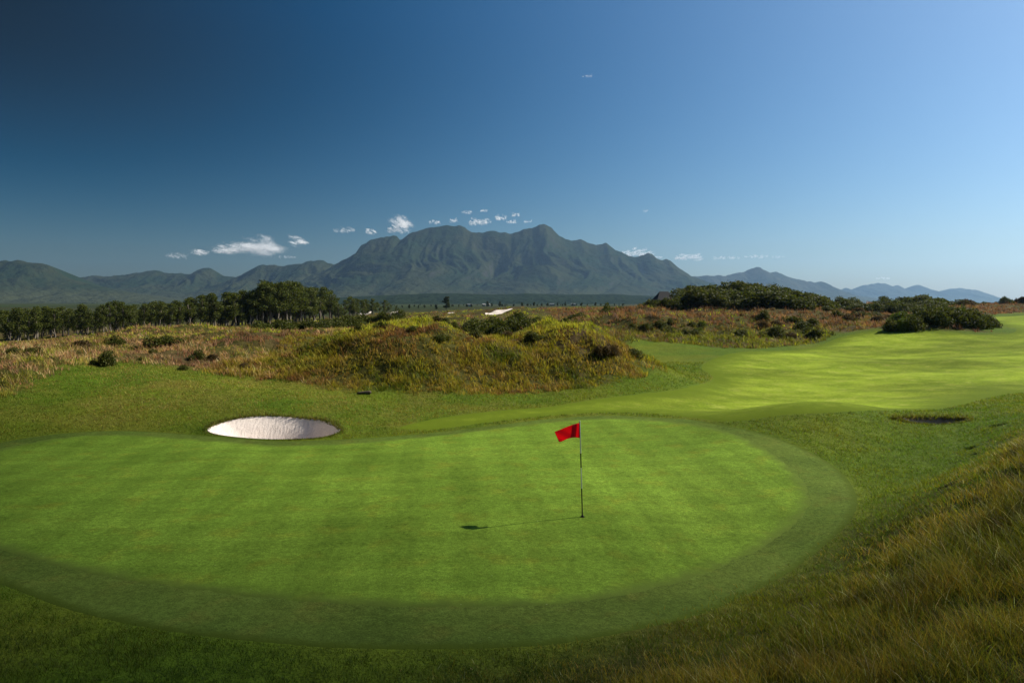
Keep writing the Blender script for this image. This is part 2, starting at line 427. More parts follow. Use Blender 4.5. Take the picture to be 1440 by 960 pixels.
b = NB('bunker_sand'); p = b.pos()
c = b.mix(b.rng(b.noise(p, 3, 4), .35, .65, 0, 1), (.82, .71, .62), (.72, .62, .54))
c = b.mix(b.rng(b.noise(p, 30, 3), .5, .7, 0, .7), c, (.42, .35, .30))
M_SAND = b.pbr(c, .95, .05, b.math('ADD', b.noise(p, 18, 4, .7), b.math('MULTIPLY', b.noise(p, 4, 3, .6, ((2.5, .6, .6), 0)), 2.0)), .6, .025)
b = NB('shade_painted_sand'); p = b.pos()
M_SAND_SHADE = b.pbr(b.mix(b.noise(p, 6, 4), (.30, .27, .23), (.18, .16, .14)), .95, .05)  # dark copy of the sand, the bunker's shade put into its colour
b = NB('soil'); p = b.pos()
M_SOIL = b.pbr(b.mix(b.noise(p, 20), (.012, .010, .007), (.035, .026, .015)), .95, .02)

# ------------------------------------------------------------------ ground sheet
def zone_cols(X, Y, cs, fs, h, z):
    n1 = fbm(X / 3.1, Y / 3.1, 4, 31); n2 = fbm(X / 9, Y / 9, 3, 37); n3 = fbm(X / 1.2, Y / 1.2, 3, 41)
    rough = mix3(np.array([.065, .105, .007]), np.array([.105, .125, .010]), sstep(-.35, .5, n2 + .4 * n1))
    left = sstep(8, -8, X) * sstep(24, 34, Y)
    rough = mix3(rough, [.12, .112, .018], left * sstep(-.2, .45, n1 + .3 * n2) * .75)
    fz = sdf_c(X, Y, FESCUE, 8.0)
    f = sstep(1.5, -1.5, fz + 1.3 * n1)
    rough = mix3(rough, [.062, .056, .012], f)
    he = mix3(np.array([.060, .056, .012]), np.array([.075, .050, .022]), sstep(-.2, .4, n2 + .3 * n1))
    c = mix3(rough, he, sstep(.6, -1.5, h + n3 * 1.0))
    far = sstep(260, 420, Y)
    n4 = fbm(X / 160, Y / 300, 3, 51); n5 = fbm(X / 600, Y / 900, 3, 57)
    fc = mix3(np.array([.024, .034, .012]), np.array([.042, .042, .017]), sstep(-.3, .4, n4))
    fc = mix3(fc, [.035, .05, .02], sstep(-.1, .35, n5))
    return mix3(c, fc, far), f

def vrows(lo, hi, st): return np.arange(math.log(lo), math.log(hi), st)
vv = np.concatenate([vrows(4, 14, .02), vrows(14, 72, .0024), vrows(72, 230, .005), vrows(230, 12008, .03), [math.log(12008)]])
uu = np.concatenate([np.linspace(-1.0, -.82, 12, endpoint=False), np.linspace(-.82, .82, 560), np.linspace(.83, 1.0, 12)])
UG, VG = np.meshgrid(uu, vv)
YG = np.exp(VG) - 8; XG = UG * np.exp(VG)
zt, cs, fs, h, bs, bs2 = H1(XG.ravel(), YG.ravel(), True)
colg, _ = zone_cols(XG.ravel(), YG.ravel(), cs, fs, h, zt)
drop = np.maximum.reduce([sstep(-.03, -.35, cs), sstep(-.05, -.5, fs), sstep(.0, -.3, bs) * 6, sstep(.0, -.2, bs2) * 6])
zg = zt - .06 * drop
nr, nc = UG.shape
idx = np.arange(nr * nc).reshape(nr, nc)
quads = np.stack([idx[:-1, :-1], idx[:-1, 1:], idx[1:, 1:], idx[1:, :-1]], -1).reshape(-1, 4)
ground = mesh_np('ground', np.stack([XG.ravel(), YG.ravel(), zg], -1), quads, M_GROUND, {'col': colg}, smooth=True)
tag(ground, 'rough grassy links ground rolling out to the mountains', kind='structure')

def sheet(name, poly, du, eps, mat, dv=None, inset=.14):
    """a clean-edged sheet of turf or sand on the ground"""
    dv = dv or du
    U, V = uv_of(poly[:, 0], poly[:, 1])
    g_u = np.arange(U.min(), U.max(), du); g_v = np.arange(V.min(), V.max(), dv)
    a, c = np.meshgrid(g_u, g_v); a = a.ravel() + rng.uniform(-.25, .25, a.size) * du; c = c.ravel() + rng.uniform(-.25, .25, c.size) * dv
    pu = np.stack([U, V], -1); dd = sdf(a, c, pu); keep = dd < -0.3 * du
    tg = np.roll(poly, -1, 0) - np.roll(poly, 1, 0); tg /= np.linalg.norm(tg, axis=1)[:, None] + 1e-9
    nrm = np.stack([-tg[:, 1], tg[:, 0]], -1) * inset
    r1_ = poly + nrm
    if sdf(r1_[:, 0], r1_[:, 1], poly).mean() > 0: r1_ = poly - nrm
    r1_ = r1_[sdf(r1_[:, 0], r1_[:, 1], poly) < -.8 * inset]
    Ur, Vr = uv_of(r1_[:, 0], r1_[:, 1])
    vs = [Vector((x, y)) for x, y in zip(U, V)] + [Vector((x, y)) for x, y in zip(Ur, Vr)] + [Vector((x, y)) for x, y in zip(a[keep], c[keep])]
    k = len(U)
    vo, _, fo, _, _, _ = geometry.delaunay_2d_cdt(vs, [(i, (i + 1) % k) for i in range(k)], [], 1, 1e-7)
    vo = np.array([(x.x, x.y) for x in vo]); E = np.exp(vo[:, 1])
    X, Y = vo[:, 0] * E, E - 8
    ed = sdf(X, Y, poly)
    Z = H1(X, Y) + eps - (eps + .006) * sstep(-.10, 0.0, ed) * (inset > .1)
    fa = np.array([f for f in fo if len(f) == 3], dtype=np.int32)
    p0, p1, p2 = (np.stack([X, Y], -1)[fa[:, i]] for i in range(3))
    cr = (p1[:, 0] - p0[:, 0]) * (p2[:, 1] - p0[:, 1]) - (p1[:, 1] - p0[:, 1]) * (p2[:, 0] - p0[:, 0])
    fa[cr < 0] = fa[cr < 0][:, ::-1]
    o = mesh_np(name, np.stack([X, Y, Z], -1), fa, mat, {'edge': ed}, smooth=True)
    return o
tag(sheet('fairway', FAIRWAY, .010, .010, M_FAIR), 'bright yellow-green mown fairway winding away behind the green', kind='structure')
tag(sheet('collar', COLLAR, .009, .014, M_COLLAR), 'dull olive mown collar band round the putting green', kind='structure')
tag(sheet('putting_green', GREEN, .009, .018, M_GREEN), 'smooth bright putting green with the flagstick', kind='structure')
tag(sheet('bunker_sand', BUNKER, .0035, .01, M_SAND, inset=.09), 'pale pinkish sand of the bunker behind the green', kind='structure')
tag(sheet('bunker_sand', BUNKER2, .0035, .01, M_SAND_SHADE, inset=.09), 'sand with painted grey shade in the small bunker beyond the right knoll', kind='structure')
FAR_SAND = [[(503, 442.5), (512, 438.5), (522, 438), (520, 441), (511, 443.5)], [(546, 442), (552, 439.5), (562, 441), (566, 444.5), (558, 446.5), (548, 444.5)],
            [(682, 441.5), (692, 439.5), (704, 437), (720, 435.5), (718, 437.5), (706, 440.5), (692, 442.5)], [(628, 441), (634, 439.7), (640, 440), (637, 442)]]
for q in FAR_SAND:
    tag(sheet('bunker_sand', outline(q, 4), .0025, .05, M_SAND, inset=.05), 'small white sand patch of a far bunker in the dunes', kind='structure')
for ((bx, by), r) in PITW:
    a = np.linspace(0, 2 * math.pi, 14, endpoint=False)
    pl = np.stack([bx + np.cos(a) * r * (.95 + .2 * np.sin(3 * a)), by + np.sin(a) * r * .8], -1)
    tag(sheet('soil_patch', pl, .002, .012, M_SOIL, inset=.05), 'dark bare hollow in the rough turf', kind='structure')

# ------------------------------------------------------------------ mountains
def mountain_mat(name, green, brown, rock, foot):
    b = NB(name); p = b.pos(); g = b.n('ShaderNodeNewGeometry'); sx = b.n('ShaderNodeSeparateXYZ'); b.l(g.outputs['Normal'], sx.inputs[0])
    sp = b.n('ShaderNodeSeparateXYZ'); b.l(p, sp.inputs[0])
    c = b.mix(b.rng(b.noise(p, .0035, 6, .6), .38, .62, 0, 1, True), green, brown)
    steep = b.math('ADD', sx.outputs[2], b.math('MULTIPLY', b.math('SUBTRACT', b.noise(p, .012, 6, .7), .5), .9))
    c = b.mix(b.rng(steep, .70, .42, 0, .8, True), c, rock)
    v = b.noise(p, .02, 5, .7, ((1, .5, .35), .5))
    c = b.mix(b.rng(v, .66, .74, 0, .5, True), c, tuple(x * 1.9 for x in rock))
    c = b.mix(b.rng(sp.outputs[2], 40, 130, 1, 0, True), c, foot)
    return b.pbr(c, 1.0, 0.0, b.math('ADD', b.noise(p, .03, 6, .7), b.math('MULTIPLY', b.noise(p, .008, 4, .6), 2)), 1.0, 14.0)
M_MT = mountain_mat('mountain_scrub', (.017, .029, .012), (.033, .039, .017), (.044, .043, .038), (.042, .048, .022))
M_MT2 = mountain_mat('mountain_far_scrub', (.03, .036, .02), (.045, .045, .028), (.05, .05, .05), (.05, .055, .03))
M_FOOT = mountain_mat('foothill_wood', (.016, .026, .012), (.035, .038, .016), (.035, .04, .02), (.018, .028, .012))

def mountain(name, prof, Yr, Yf, mat, label, seed, carve=.5, step=2.0, rows=150, pw=1.55, wl=700.0, lip=0.0):
    P = np.array(prof, float)
    xs = np.arange(P[0, 0], P[-1, 0] + .1, step)
    ys = np.interp(xs, P[:, 0], P[:, 1])
    ys = np.convolve(np.pad(ys, 1, 'edge'), [.2, .6, .2], 'valid')
    Xc = (xs - CX) / F * Yr
    Rz = CZ + (HY - ys) / F * Yr
    Rz = Rz + (8 * vnoise(Xc / 90, Xc * 0 + seed, seed) + 6 * vnoise(Xc / 38, Xc * 0 + seed, seed + 20)) * np.clip(Rz / 200, 0, 1)
    T = np.concatenate([np.linspace(0, 1, rows), 1 + np.linspace(.03, .5, 18)])
    XX, TT = np.meshgrid(Xc, T)
    RR = np.broadcast_to(Rz, XX.shape)
    # the crest the slope below belongs to drifts sideways as spurs fan out
    wx = XX + (1 - TT) * 420 * vnoise(XX / 1500, TT * 1.2, seed + 1)
    RB = np.interp(wx, Xc, np.convolve(np.pad(Rz, 12, 'edge'), np.ones(25) / 25, 'valid'))
    k = sstep(.55, 1.0, TT)
    Rm = RB * (1 - k) + RR * k
    t1 = np.clip(TT, 0, 1)
    g = np.where(TT <= 1, .62 * t1 ** (pw + .6) + .38 * sstep(0.35, 1.0, t1), 1 - (TT - 1) * 1.2)
    YY = Yf + (Yr - Yf) * TT
    a = wx / wl + .35 * vnoise(XX / 500, YY / 500, seed + 2); bb = YY / (wl * 3.2)
    r1 = 1 - np.abs(vnoise(a, bb, seed + 3)) * 1.6
    r2 = 1 - np.abs(vnoise(a * 2.3 + bb * .8, bb * 2.2, seed + 4)) * 1.6
    r3 = 1 - np.abs(vnoise(a * 5.1 - bb, bb * 5, seed + 5)) * 1.6
    r4 = 1 - np.abs(vnoise(a * 11 + 2 * bb, bb * 12, seed + 9)) * 1.6
    val = np.clip(1 - (.52 * r1 + .30 * r2 + .17 * r3 + .09 * r4), 0, 1)
    cv = carve * sstep(0.0, .35, t1) * (1 - sstep(.72, 1.0, t1) * .92)
    Z = Rm * g * (1 - cv * val) - 12 * (1 - sstep(0, .12, t1))
    Z = Z + (26 * np.abs(fbm(XX / 260, YY / 420, 5, seed + 12, .6)) - 8 + 12 * fbm(XX / 90, YY / 90, 4, seed + 6, .6)) * sstep(0.1, .5, t1) * (1 - sstep(.9, 1, t1))
    Yw = YY + (Yr - Yf) * .10 * vnoise(XX / 900, TT * 0 + 3.3, seed + 8) * sstep(0, .5, t1) * (1 - sstep(.8, 1, t1))
    nr, nc = XX.shape; idx = np.arange(nr * nc).reshape(nr, nc)
    q = np.stack([idx[:-1, :-1], idx[:-1, 1:], idx[1:, 1:], idx[1:, :-1]], -1).reshape(-1, 4)
    o = mesh_np(name, np.stack([XX.ravel(), Yw.ravel(), Z.ravel()], -1), q, mat, smooth=True)
    tag(o, label, kind='structure')

MAIN = [(330, 424), (380, 412), (420, 396), (445, 384), (460, 378), (473, 370), (487, 363), (500, 355), (508, 343), (518, 338), (527, 335), (536, 333), (545, 331), (553, 331), (558, 332), (562, 338), (567, 334), (575, 328), (587, 323),
        (600, 319), (612, 317.5), (625, 316), (631, 314.5), (637, 315.5), (644, 315), (650, 317), (656, 321), (661, 325), (670, 326), (680, 325), (690, 323), (700, 325), (712, 326), (720, 327), (735, 321), (750, 319), (757, 315),
        (763, 312.5), (768, 313), (775, 317), (783, 325), (790, 331), (796, 334), (802, 336), (810, 336), (818, 335), (824, 338), (830, 341), (838, 343), (845, 342), (851, 341), (855, 343), (862, 348), (870, 352), (880, 357),
        (893, 361), (901, 358.5), (908, 356), (912, 355), (917, 357), (922, 361), (930, 364), (937, 364), (943, 367), (950, 373), (960, 380), (970, 386), (990, 394), (1020, 404), (1060, 414), (1100, 423)]
LEFT = [(-420, 398), (-330, 380), (-240, 386), (-150, 372), (-90, 380), (-40, 370), (0, 365), (6, 363), (12, 365.5), (20, 365), (28, 364.5), (34, 367), (40, 368), (50, 370), (60, 370), (66, 371), (72, 375), (80, 381), (92, 390), (120, 398), (170, 409), (230, 419), (260, 424)]
LEFT2 = [(40, 396), (80, 393), (100, 391), (110, 390), (120, 389), (130, 387), (136, 386.5), (150, 388), (170, 386), (185, 384), (200, 382), (210, 379.5), (220, 378.5), (226, 380), (233, 382.5), (240, 384), (255, 383), (265, 385), (272, 384), (277, 379), (284, 376.5),
         (292, 376), (298, 377), (305, 383), (313, 387), (322, 388), (335, 389), (345, 391), (400, 404), (470, 420)]
LEFT3 = [(280, 408), (320, 394), (340, 386), (350, 380), (358, 375), (366, 371.5), (376, 370.5), (384, 370), (391, 372), (400, 371.5), (412, 371), (425, 370), (430, 368), (437, 366), (445, 365), (455, 366), (462, 369), (470, 372), (500, 385), (560, 405), (620, 420)]
RIGHT1 = [(900, 408), (940, 396), (960, 391), (975, 388), (985, 387), (995, 386), (1005, 388), (1012, 386), (1020, 388), (1028, 386), (1035, 383), (1045, 383), (1050, 380), (1057, 377), (1063, 375), (1068, 375), (1075, 379), (1083, 383), (1088, 381.5), (1093, 381), (1100, 385),
          (1107, 388), (1117, 391), (1130, 394), (1138, 395), (1146, 397), (1155, 396), (1162, 398), (1170, 403), (1180, 409), (1200, 415), (1240, 423)]
RIGHT2 = [(1120, 420), (1150, 414), (1175, 409), (1183, 407), (1190, 404.5), (1197, 407), (1202, 406), (1210, 402), (1218, 400), (1226, 399), (1235, 397.5), (1242, 398), (1248, 399.5), (1255, 402), (1262, 400), (1268, 404), (1274, 408), (1280, 403), (1286, 400.5), (1292, 400), (1299, 403), (1306, 408),
          (1317, 413.5), (1326, 409.5), (1335, 406), (1347, 404.5), (1357, 406), (1370, 407.5), (1380, 411), (1392, 417), (1405, 423), (1425, 427)]
FOOT = [(380, 424), (430, 421), (480, 418), (540, 415), (600, 412.5), (640, 412), (690, 414), (740, 412.5), (800, 414), (860, 413.5), (920, 416), (980, 417), (1060, 420), (1150, 423)]
mountain('mountain', MAIN, 6000, 3900, M_MT, 'high dark massif with a pointed peak in the centre', 101, .58, 1.3, 300, 1.35, 680)
mountain('mountain', LEFT, 5200, 3600, M_MT, 'blunt rocky-topped mountain at the left edge', 133, .6, 1.8, 170, 1.3, 460)
mountain('mountain', LEFT2, 6900, 5000, M_MT, 'lower row of knobbly ridges left of the massif', 151, .6, 1.6, 170, 1.2, 460)
mountain('mountain', LEFT3, 6400, 4600, M_MT, 'rounded shoulder hill joining the massif on the left', 171, .6, 1.6, 170, 1.2, 440)
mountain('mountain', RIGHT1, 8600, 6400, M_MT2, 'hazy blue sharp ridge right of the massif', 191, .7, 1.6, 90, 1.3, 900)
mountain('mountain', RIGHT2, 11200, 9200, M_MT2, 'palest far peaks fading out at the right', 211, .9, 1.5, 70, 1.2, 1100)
mountain('foothill', FOOT, 2900, 2100, M_FOOT, 'low dark wooded rise below the mountains', 231, .3, 3.0, 40, 1.1, 500)

# ------------------------------------------------------------------ haze
bx0, bx1, by0, by1, bz0, bz1 = -12600, 12600, -60, 12500, -90, 700
hv = [(x, y, z) for z in (bz0, bz1) for x, y in ((bx0, by0), (bx1, by0), (bx1, by1), (bx0, by1))]
b = NB('haze_air'); pv = b.n('ShaderNodeVolumePrincipled')
pv.inputs['Color'].default_value = (.41, .68, 1.0, 1); pv.inputs['Density'].default_value = 4.6e-5; pv.inputs['Anisotropy'].default_value = .52
o_ = b.n('ShaderNodeOutputMaterial'); b.l(pv.outputs[0], o_.inputs['Volume'])
haze = pyd('haze', hv, [(0, 3, 2, 1), (4, 5, 6, 7), (0, 1, 5, 4), (1, 2, 6, 5), (2, 3, 7, 6), (3, 0, 4, 7)], b.m)
tag(haze, 'thin blue haze over the plain and mountains', kind='stuff')

# ------------------------------------------------------------------ clouds: heaps of thin vapour flakes
b = NB('cloud_vapour'); d = b.n('ShaderNodeBsdfDiffuse'); d.inputs[0].default_value = (.96, .96, .97, 1); t = b.n('ShaderNodeBsdfTranslucent'); t.inputs[0].default_value = (.96, .96, .97, 1)
m = b.n('ShaderNodeMixShader'); m.inputs[0].default_value = .3; b.l(d.outputs[0], m.inputs[1]); b.l(t.outputs[0], m.inputs[2]); M_CLOUD = b.out(m.outputs[0])
def flakes(C_, size, up=None):
    nn = len(C_)
    a = rng.normal(size=(nn, 3)); a /= np.linalg.norm(a, axis=1)[:, None]
    if up is not None: a = a * .5 + np.array(up); a /= np.linalg.norm(a, axis=1)[:, None]
    t_ = np.cross(a, rng.normal(size=(nn, 3))); t_ /= np.linalg.norm(t_, axis=1)[:, None]; s_ = np.cross(a, t_)
    sz = np.asarray(size)[:, None] if np.ndim(size) else size
    co = np.stack([C_ + t_ * sz, C_ + s_ * sz, C_ - t_ * sz, C_ - s_ * sz], 1).reshape(-1, 3)
    return co, np.arange(nn * 4).reshape(nn, 4)
def cloud(px, py, wpx, hpx, dens, label, Y=13500.0):
    cx, cy, cz = W(px, py, Y); s = Y / F; hpx = hpx * 1.35; wpx = wpx * 1.05
    ns = int(3 + wpx / 7); sx_ = (np.arange(ns) + rng.uniform(.1, .9, ns)) / ns - .5; sz_ = rng.uniform(.35, 1, ns) * (1 - .8 * np.abs(sx_)) ; pts = []; sizes = []
    for i in range(ns * 7):
        q_ = i % ns; a_ = rng.uniform(0, 6.283); d_ = rng.uniform(0, 1) ** .6 * sz_[q_]
        lx = sx_[q_] * wpx + math.cos(a_) * d_ * (hpx * .42 + wpx * .03); lz = math.sin(a_) * d_ * hpx * (.55 if math.sin(a_) > 0 else .34) - .08 * hpx
        r = rng.uniform(.05, .17) * hpx * sz_[q_] + .35
        m_ = int(dens * (17 if px < 800 else 30) * r * r) + 2
        q = rng.normal(size=(m_, 3)) * .46
        pts.append(np.stack([cx + (lx + q[:, 0] * r * 1.3) * s, cy + q[:, 1] * (r * 1.5 + hpx * .7) * s, cz + (lz + q[:, 2] * r) * s], -1)); sizes.append(rng.uniform(.12, .36, m_) * s)
    P_ = np.concatenate(pts); co, fa = flakes(P_, np.concatenate(sizes), (.75, -.6, .62))
    o = mesh_np('cloud', co - np.array([cx, cy, cz]), fa, M_CLOUD); o.location = (cx, cy, cz)
    tag(o, label, 'cloud', 'small white clouds above the mountains')
for a in [(248, 359, 20, 11, .25, 'wispy torn cloud at the far left end of the cloud row'), (282, 354, 16, 13, 1, 'small white puff second from the left end of the cloud row'),
          (316, 350, 26, 16, 1.1, 'square white puff left of the longest cloud'), (364, 345, 58, 25, 1.1, 'longest ragged white cloud over the left ridges'), (420, 339, 18, 18, .9, 'white puff just right of the longest cloud'),
          (404, 361, 22, 5, .3, 'thin faint wisp under the longest cloud'), (486, 323, 26, 8, .5, 'row of tiny puffs left of the massif'), (522, 325, 11, 9, 1, 'small round puff left of the notch'),
          (551, 324, 10, 9, .8, 'small faint puff touching the tall cloud'), (565, 315, 17, 23, 1.4, 'tall bright cloud standing over the notch in the massif'), (612, 312, 14, 7, .7, 'low cloud peeping over the left crest of the massif'),
          (638, 309, 9, 10, .6, 'faint puff over the flat summit'), (656, 298, 14, 6, .4, 'thin high wisp over the flat summit'), (676, 311, 24, 14, 1.1, 'bright ragged cloud in the saddle of the massif'), (680, 296, 9, 4, .5, 'tiny high fleck above the saddle cloud'),
          (703, 306, 14, 9, .9, 'white puff right of the saddle cloud'), (719, 312, 12, 8, .9, 'low puff left of the pointed peak'), (726, 302, 10, 6, .8, 'upper small puff left of the pointed peak'), (742, 311, 12, 6, .4, 'faint wisp beside the pointed peak'),
          (897, 355, 40, 13, 1.2, 'flat white cloud behind the right shoulder of the massif'), (926, 361, 14, 5, .5, 'faint wisp by the right knob of the massif'), (970, 361, 34, 13, 1.2, 'oval white cloud alone over the right ridge'),
          (1022, 362, 34, 7, .5, 'faint streak of puffs right of the oval cloud'), (1064, 360, 30, 6, .6, 'thin streak cloud above the blue pointed ridge'), (1094, 361, 18, 4, .25, 'faintest end of the cloud row'), (1242, 391, 22, 3.5, .8, 'thin flat cloud over the palest peaks'),
          (827, 107, 14, 3.5, .2, 'lonely faint wisp high in the blue sky'), (907, 296, 6, 4, .3, 'tiny lonely fleck over the right shoulder')]:
    cloud(*a)

# unseen flakes added towards the sun to darken near rough and green's edge
SHADE = [(-9, 6, 15, 6.0, .6), (-7, 7, 17, 5.5, .5), (-4, 9, 14, 5.0, .28), (-15, 15, 9, 9, .28), (-24, 20, 8, 11, .5), (-20, 19, 9, 8, .35)]
pts = []; sizes = []
for (gx, gy, rx, ry, cov) in SHADE:
    tt = 1000 / sdir.z
    area = math.pi * rx * ry; a1 = 2.2
    m_ = int(-math.log(1 - cov) * area / (a1 * .5)); q = rng.uniform(-1, 1, (m_ * 2, 2)); q = q[(q ** 2).sum(1) < 1][:m_]
    pts.append(np.stack([gx + q[:, 0] * rx + sdir.x * tt, gy + q[:, 1] * ry + sdir.y * tt, 1000 + rng.normal(size=len(q)) * 2.0], -1)); sizes.append(np.full(len(q), 1.05))
co, fa = flakes(np.concatenate(pts), np.concatenate(sizes), (0, 0, 2.0))
tag(mesh_np('shade_flakes', co, fa, M_CLOUD), 'added unseen flakes towards the sun that shade the foreground', kind='structure')

# ------------------------------------------------------------------ grass blades (uncountable: stuff)
def blades(name, X, Y, Ln, Wd, col, label, lean=.5, segs=2, wind=(-.25, .1), sink=.02, spread=None, Zadd=0.0):
    n_ = len(X)
    Z = H1(X, Y) - sink + Zadd
    az = rng.uniform(0, 2 * math.pi, n_)
    dx = np.cos(az) + wind[0]; dy = np.sin(az) + wind[1]
    ln = lean * rng.uniform(.3, 1.2, n_)
    sa = rng.uniform(0, 2 * math.pi, n_); sx, sy = np.cos(sa), np.sin(sa)
    vs = []
    for k in range(segs + 1):
        t = k / segs
        bx = X + dx * ln * Ln * t ** 1.6; by = Y + dy * ln * Ln * t ** 1.6; bz = Z + Ln * t * (1 - .28 * ln * t)
        if k < segs:
            hw = Wd * .5 * (1 - .45 * t)
            vs.append(np.stack([bx - sx * hw, by - sy * hw, bz], -1)); vs.append(np.stack([bx + sx * hw, by + sy * hw, bz], -1))
        else: vs.append(np.stack([bx, by, bz], -1))
    nv = 2 * segs + 1
    co = np.stack(vs, 1).reshape(-1, 3)
    base = (np.arange(n_) * nv)[:, None]
    tr = []
    for k in range(segs - 1):
        o = 2 * k; tr += [[o, o + 1, o + 3], [o, o + 3, o + 2]]
    o = 2 * (segs - 1); tr.append([o, o + 1, o + 2])
    fa = (base[:, :, None] + np.array(tr)[None]).reshape(-1, 3)
    ob = mesh_np(name, co, fa, M_BLADE, {'col': np.repeat(col, nv, 0)})
    tag(ob, label, kind='stuff')
    return ob
def uvsample(n_, Xr, Yr, u_r=.80):
    """points denser towards the camera, inside the view and a margin"""
    v = rng.uniform(math.log(Yr[0] + 8), math.log(Yr[1] + 8), n_); Y = np.exp(v) - 8
    lim = .80 * Y + 2.5
    X = rng.uniform(-1, 1, n_) * (.80 * Yr[1] + 2.5) if False else rng.uniform(-1, 1, n_) * lim
    m_ = (X > Xr[0]) & (X < Xr[1])
    return X[m_], Y[m_]
def jit(c, amt=.25, val=.25):
    v = 1 + rng.normal(0, val, (len(c), 1)); j = 1 + rng.normal(0, amt * .4, (len(c), 3))
    return np.clip(c * v * j, .004, .6)

# long fescue on the near right slope
X, Y = uvsample(520000, (-3, 40), (4.5, 34))
fz = sdf(X, Y, FESCUE); n1 = fbm(X / 1.1, Y / 1.1, 3, 61); n2 = fbm(X / 3.2, Y / 3.2, 3, 63); n3 = fbm(X / .45, Y / .45, 2, 65)
dens = sstep(.9, -1.6, fz + 1.1 * n2) * (.14 + .86 * sstep(-.35, .25, n1 + .5 * n3))
k = rng.uniform(size=len(X)) < dens; X, Y, n1, n2, n3, fz = (q[k] for q in (X, Y, n1, n2, n3, fz))
deep = sstep(-.2, -4, fz)
Ln = (.10 + .30 * deep) * (1 + .45 * n1) * rng.uniform(.55, 1.35, len(X))
Wd = np.maximum(.0035, Y / 731 * .55) * rng.uniform(.7, 1.3, len(X))
c = mix3(np.array([.17, .175, .017]), np.array([.34, .245, .034]), sstep(-.3, .5, n2 + .6 * n3 + rng.normal(0, .25, len(X))))
c = mix3(c, [.10, .05, .016], sstep(.3, .6, fbm(X / .8, Y / .8, 2, 67)) * .6)
c = mix3(c, [.055, .045, .012], sstep(.05, .4, fbm(X / 1.5, Y / 1.5, 3, 69)) * .75)
c = mix3(c, [.5, .42, .2], (rng.uniform(size=len(X)) < .05) * 1.0)
blades('fescue', X, Y, Ln, Wd, jit(c), 'long golden-olive fescue grass on the near right slope', .75, 3)

# short rough round the green, slopes and hollows
X, Y = uvsample(900000, (-60, 60), (5.5, 62))
cs = sdf_c(X, Y, COLLAR, 3); fs = sdf_c(X, Y, FAIRWAY, 3); h = sdf(X, Y, HEATH); bsd = sdf_c(X, Y, BUNKER, 3); bs2 = sdf_c(X, Y, BUNKER2, 3)
k = (cs > .03 - .09 * rng.uniform(size=len(X)) ** 3) & (fs > .05) & (h > -1.0) & (bsd > .03) & (bs2 > .03)
for ((bx, by), r) in PITW: k &= ~((np.abs(X - bx) < r * 1.1) & (Y > by - 2.6 * r) & (Y < by + r))
X, Y, cs, h = X[k], Y[k], cs[k], h[k]
n1 = fbm(X / 2.2, Y / 2.2, 3, 71); n2 = fbm(X / 7, Y / 7, 3, 73); n3 = fbm(X / .5, Y / .5, 2, 75)
k = rng.uniform(size=len(X)) < (.45 + .55 * sstep(-.3, .2, n3)); X, Y, cs, h, n1, n2, n3 = (q[k] for q in (X, Y, cs, h, n1, n2, n3))
Ln = (.045 + .03 * sstep(0, .5, cs) + .0006 * Y) * (1 + .5 * n1 + .3 * n3) * rng.uniform(.6, 1.4, len(X))
Wd = np.maximum(.004, Y / 731 * .6) * rng.uniform(.7, 1.3, len(X))
left = sstep(4, -10, X) * sstep(26, 34, Y)
c = mix3(np.array([.095, .155, .010]), np.array([.185, .20, .014]), sstep(-.3, .45, n1 + .5 * n2 + rng.normal(0, .2, len(X))))
c = mix3(c, [.30, .235, .055], left * sstep(-.3, .3, n2 + .6 * n1 + rng.normal(0, .2, len(X))) * .9)
c = mix3(c, [.16, .12, .04], (rng.uniform(size=len(X)) < .04) * .8)
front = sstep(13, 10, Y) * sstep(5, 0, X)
c = mix3(c, c * np.array([.36, .42, .48]), front)  # near-left rough: darker grass, with foreground shade painted into the blade colour
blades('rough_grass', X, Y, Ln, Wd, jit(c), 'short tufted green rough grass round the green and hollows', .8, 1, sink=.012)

# a ragged fringe of longer grass hanging over the bunker lips
for poly_, nm in ((BUNKER, 'behind the green'), (BUNKER2, 'beyond the right knoll')):
    q = np.repeat(poly_, 70, 0); m_ = len(q); X = q[:, 0] + rng.normal(0, .10, m_); Y = q[:, 1] + rng.normal(0, .10, m_)
    ds = sdf(X, Y, poly_); k = (ds > -.06) & (ds < .25) & ((Y > poly_[:, 1].mean() - .4) | (ds > .05)) & (sdf_c(X, Y, COLLAR, 3) > .05); X, Y = X[k], Y[k]
    Ln = .19 * rng.uniform(.3, 1.5, len(X)) * np.where(Y > poly_[:, 1].mean(), 1, .5)
    c = mix3(np.array([.08, .11, .01]), np.array([.17, .14, .03]), rng.uniform(size=len(X)))
    blades('lip_grass', X, Y, Ln, np.full(len(X), .035), jit(c), 'longer grass hanging over the lip of the bunker ' + nm, .9, 1, sink=.02)

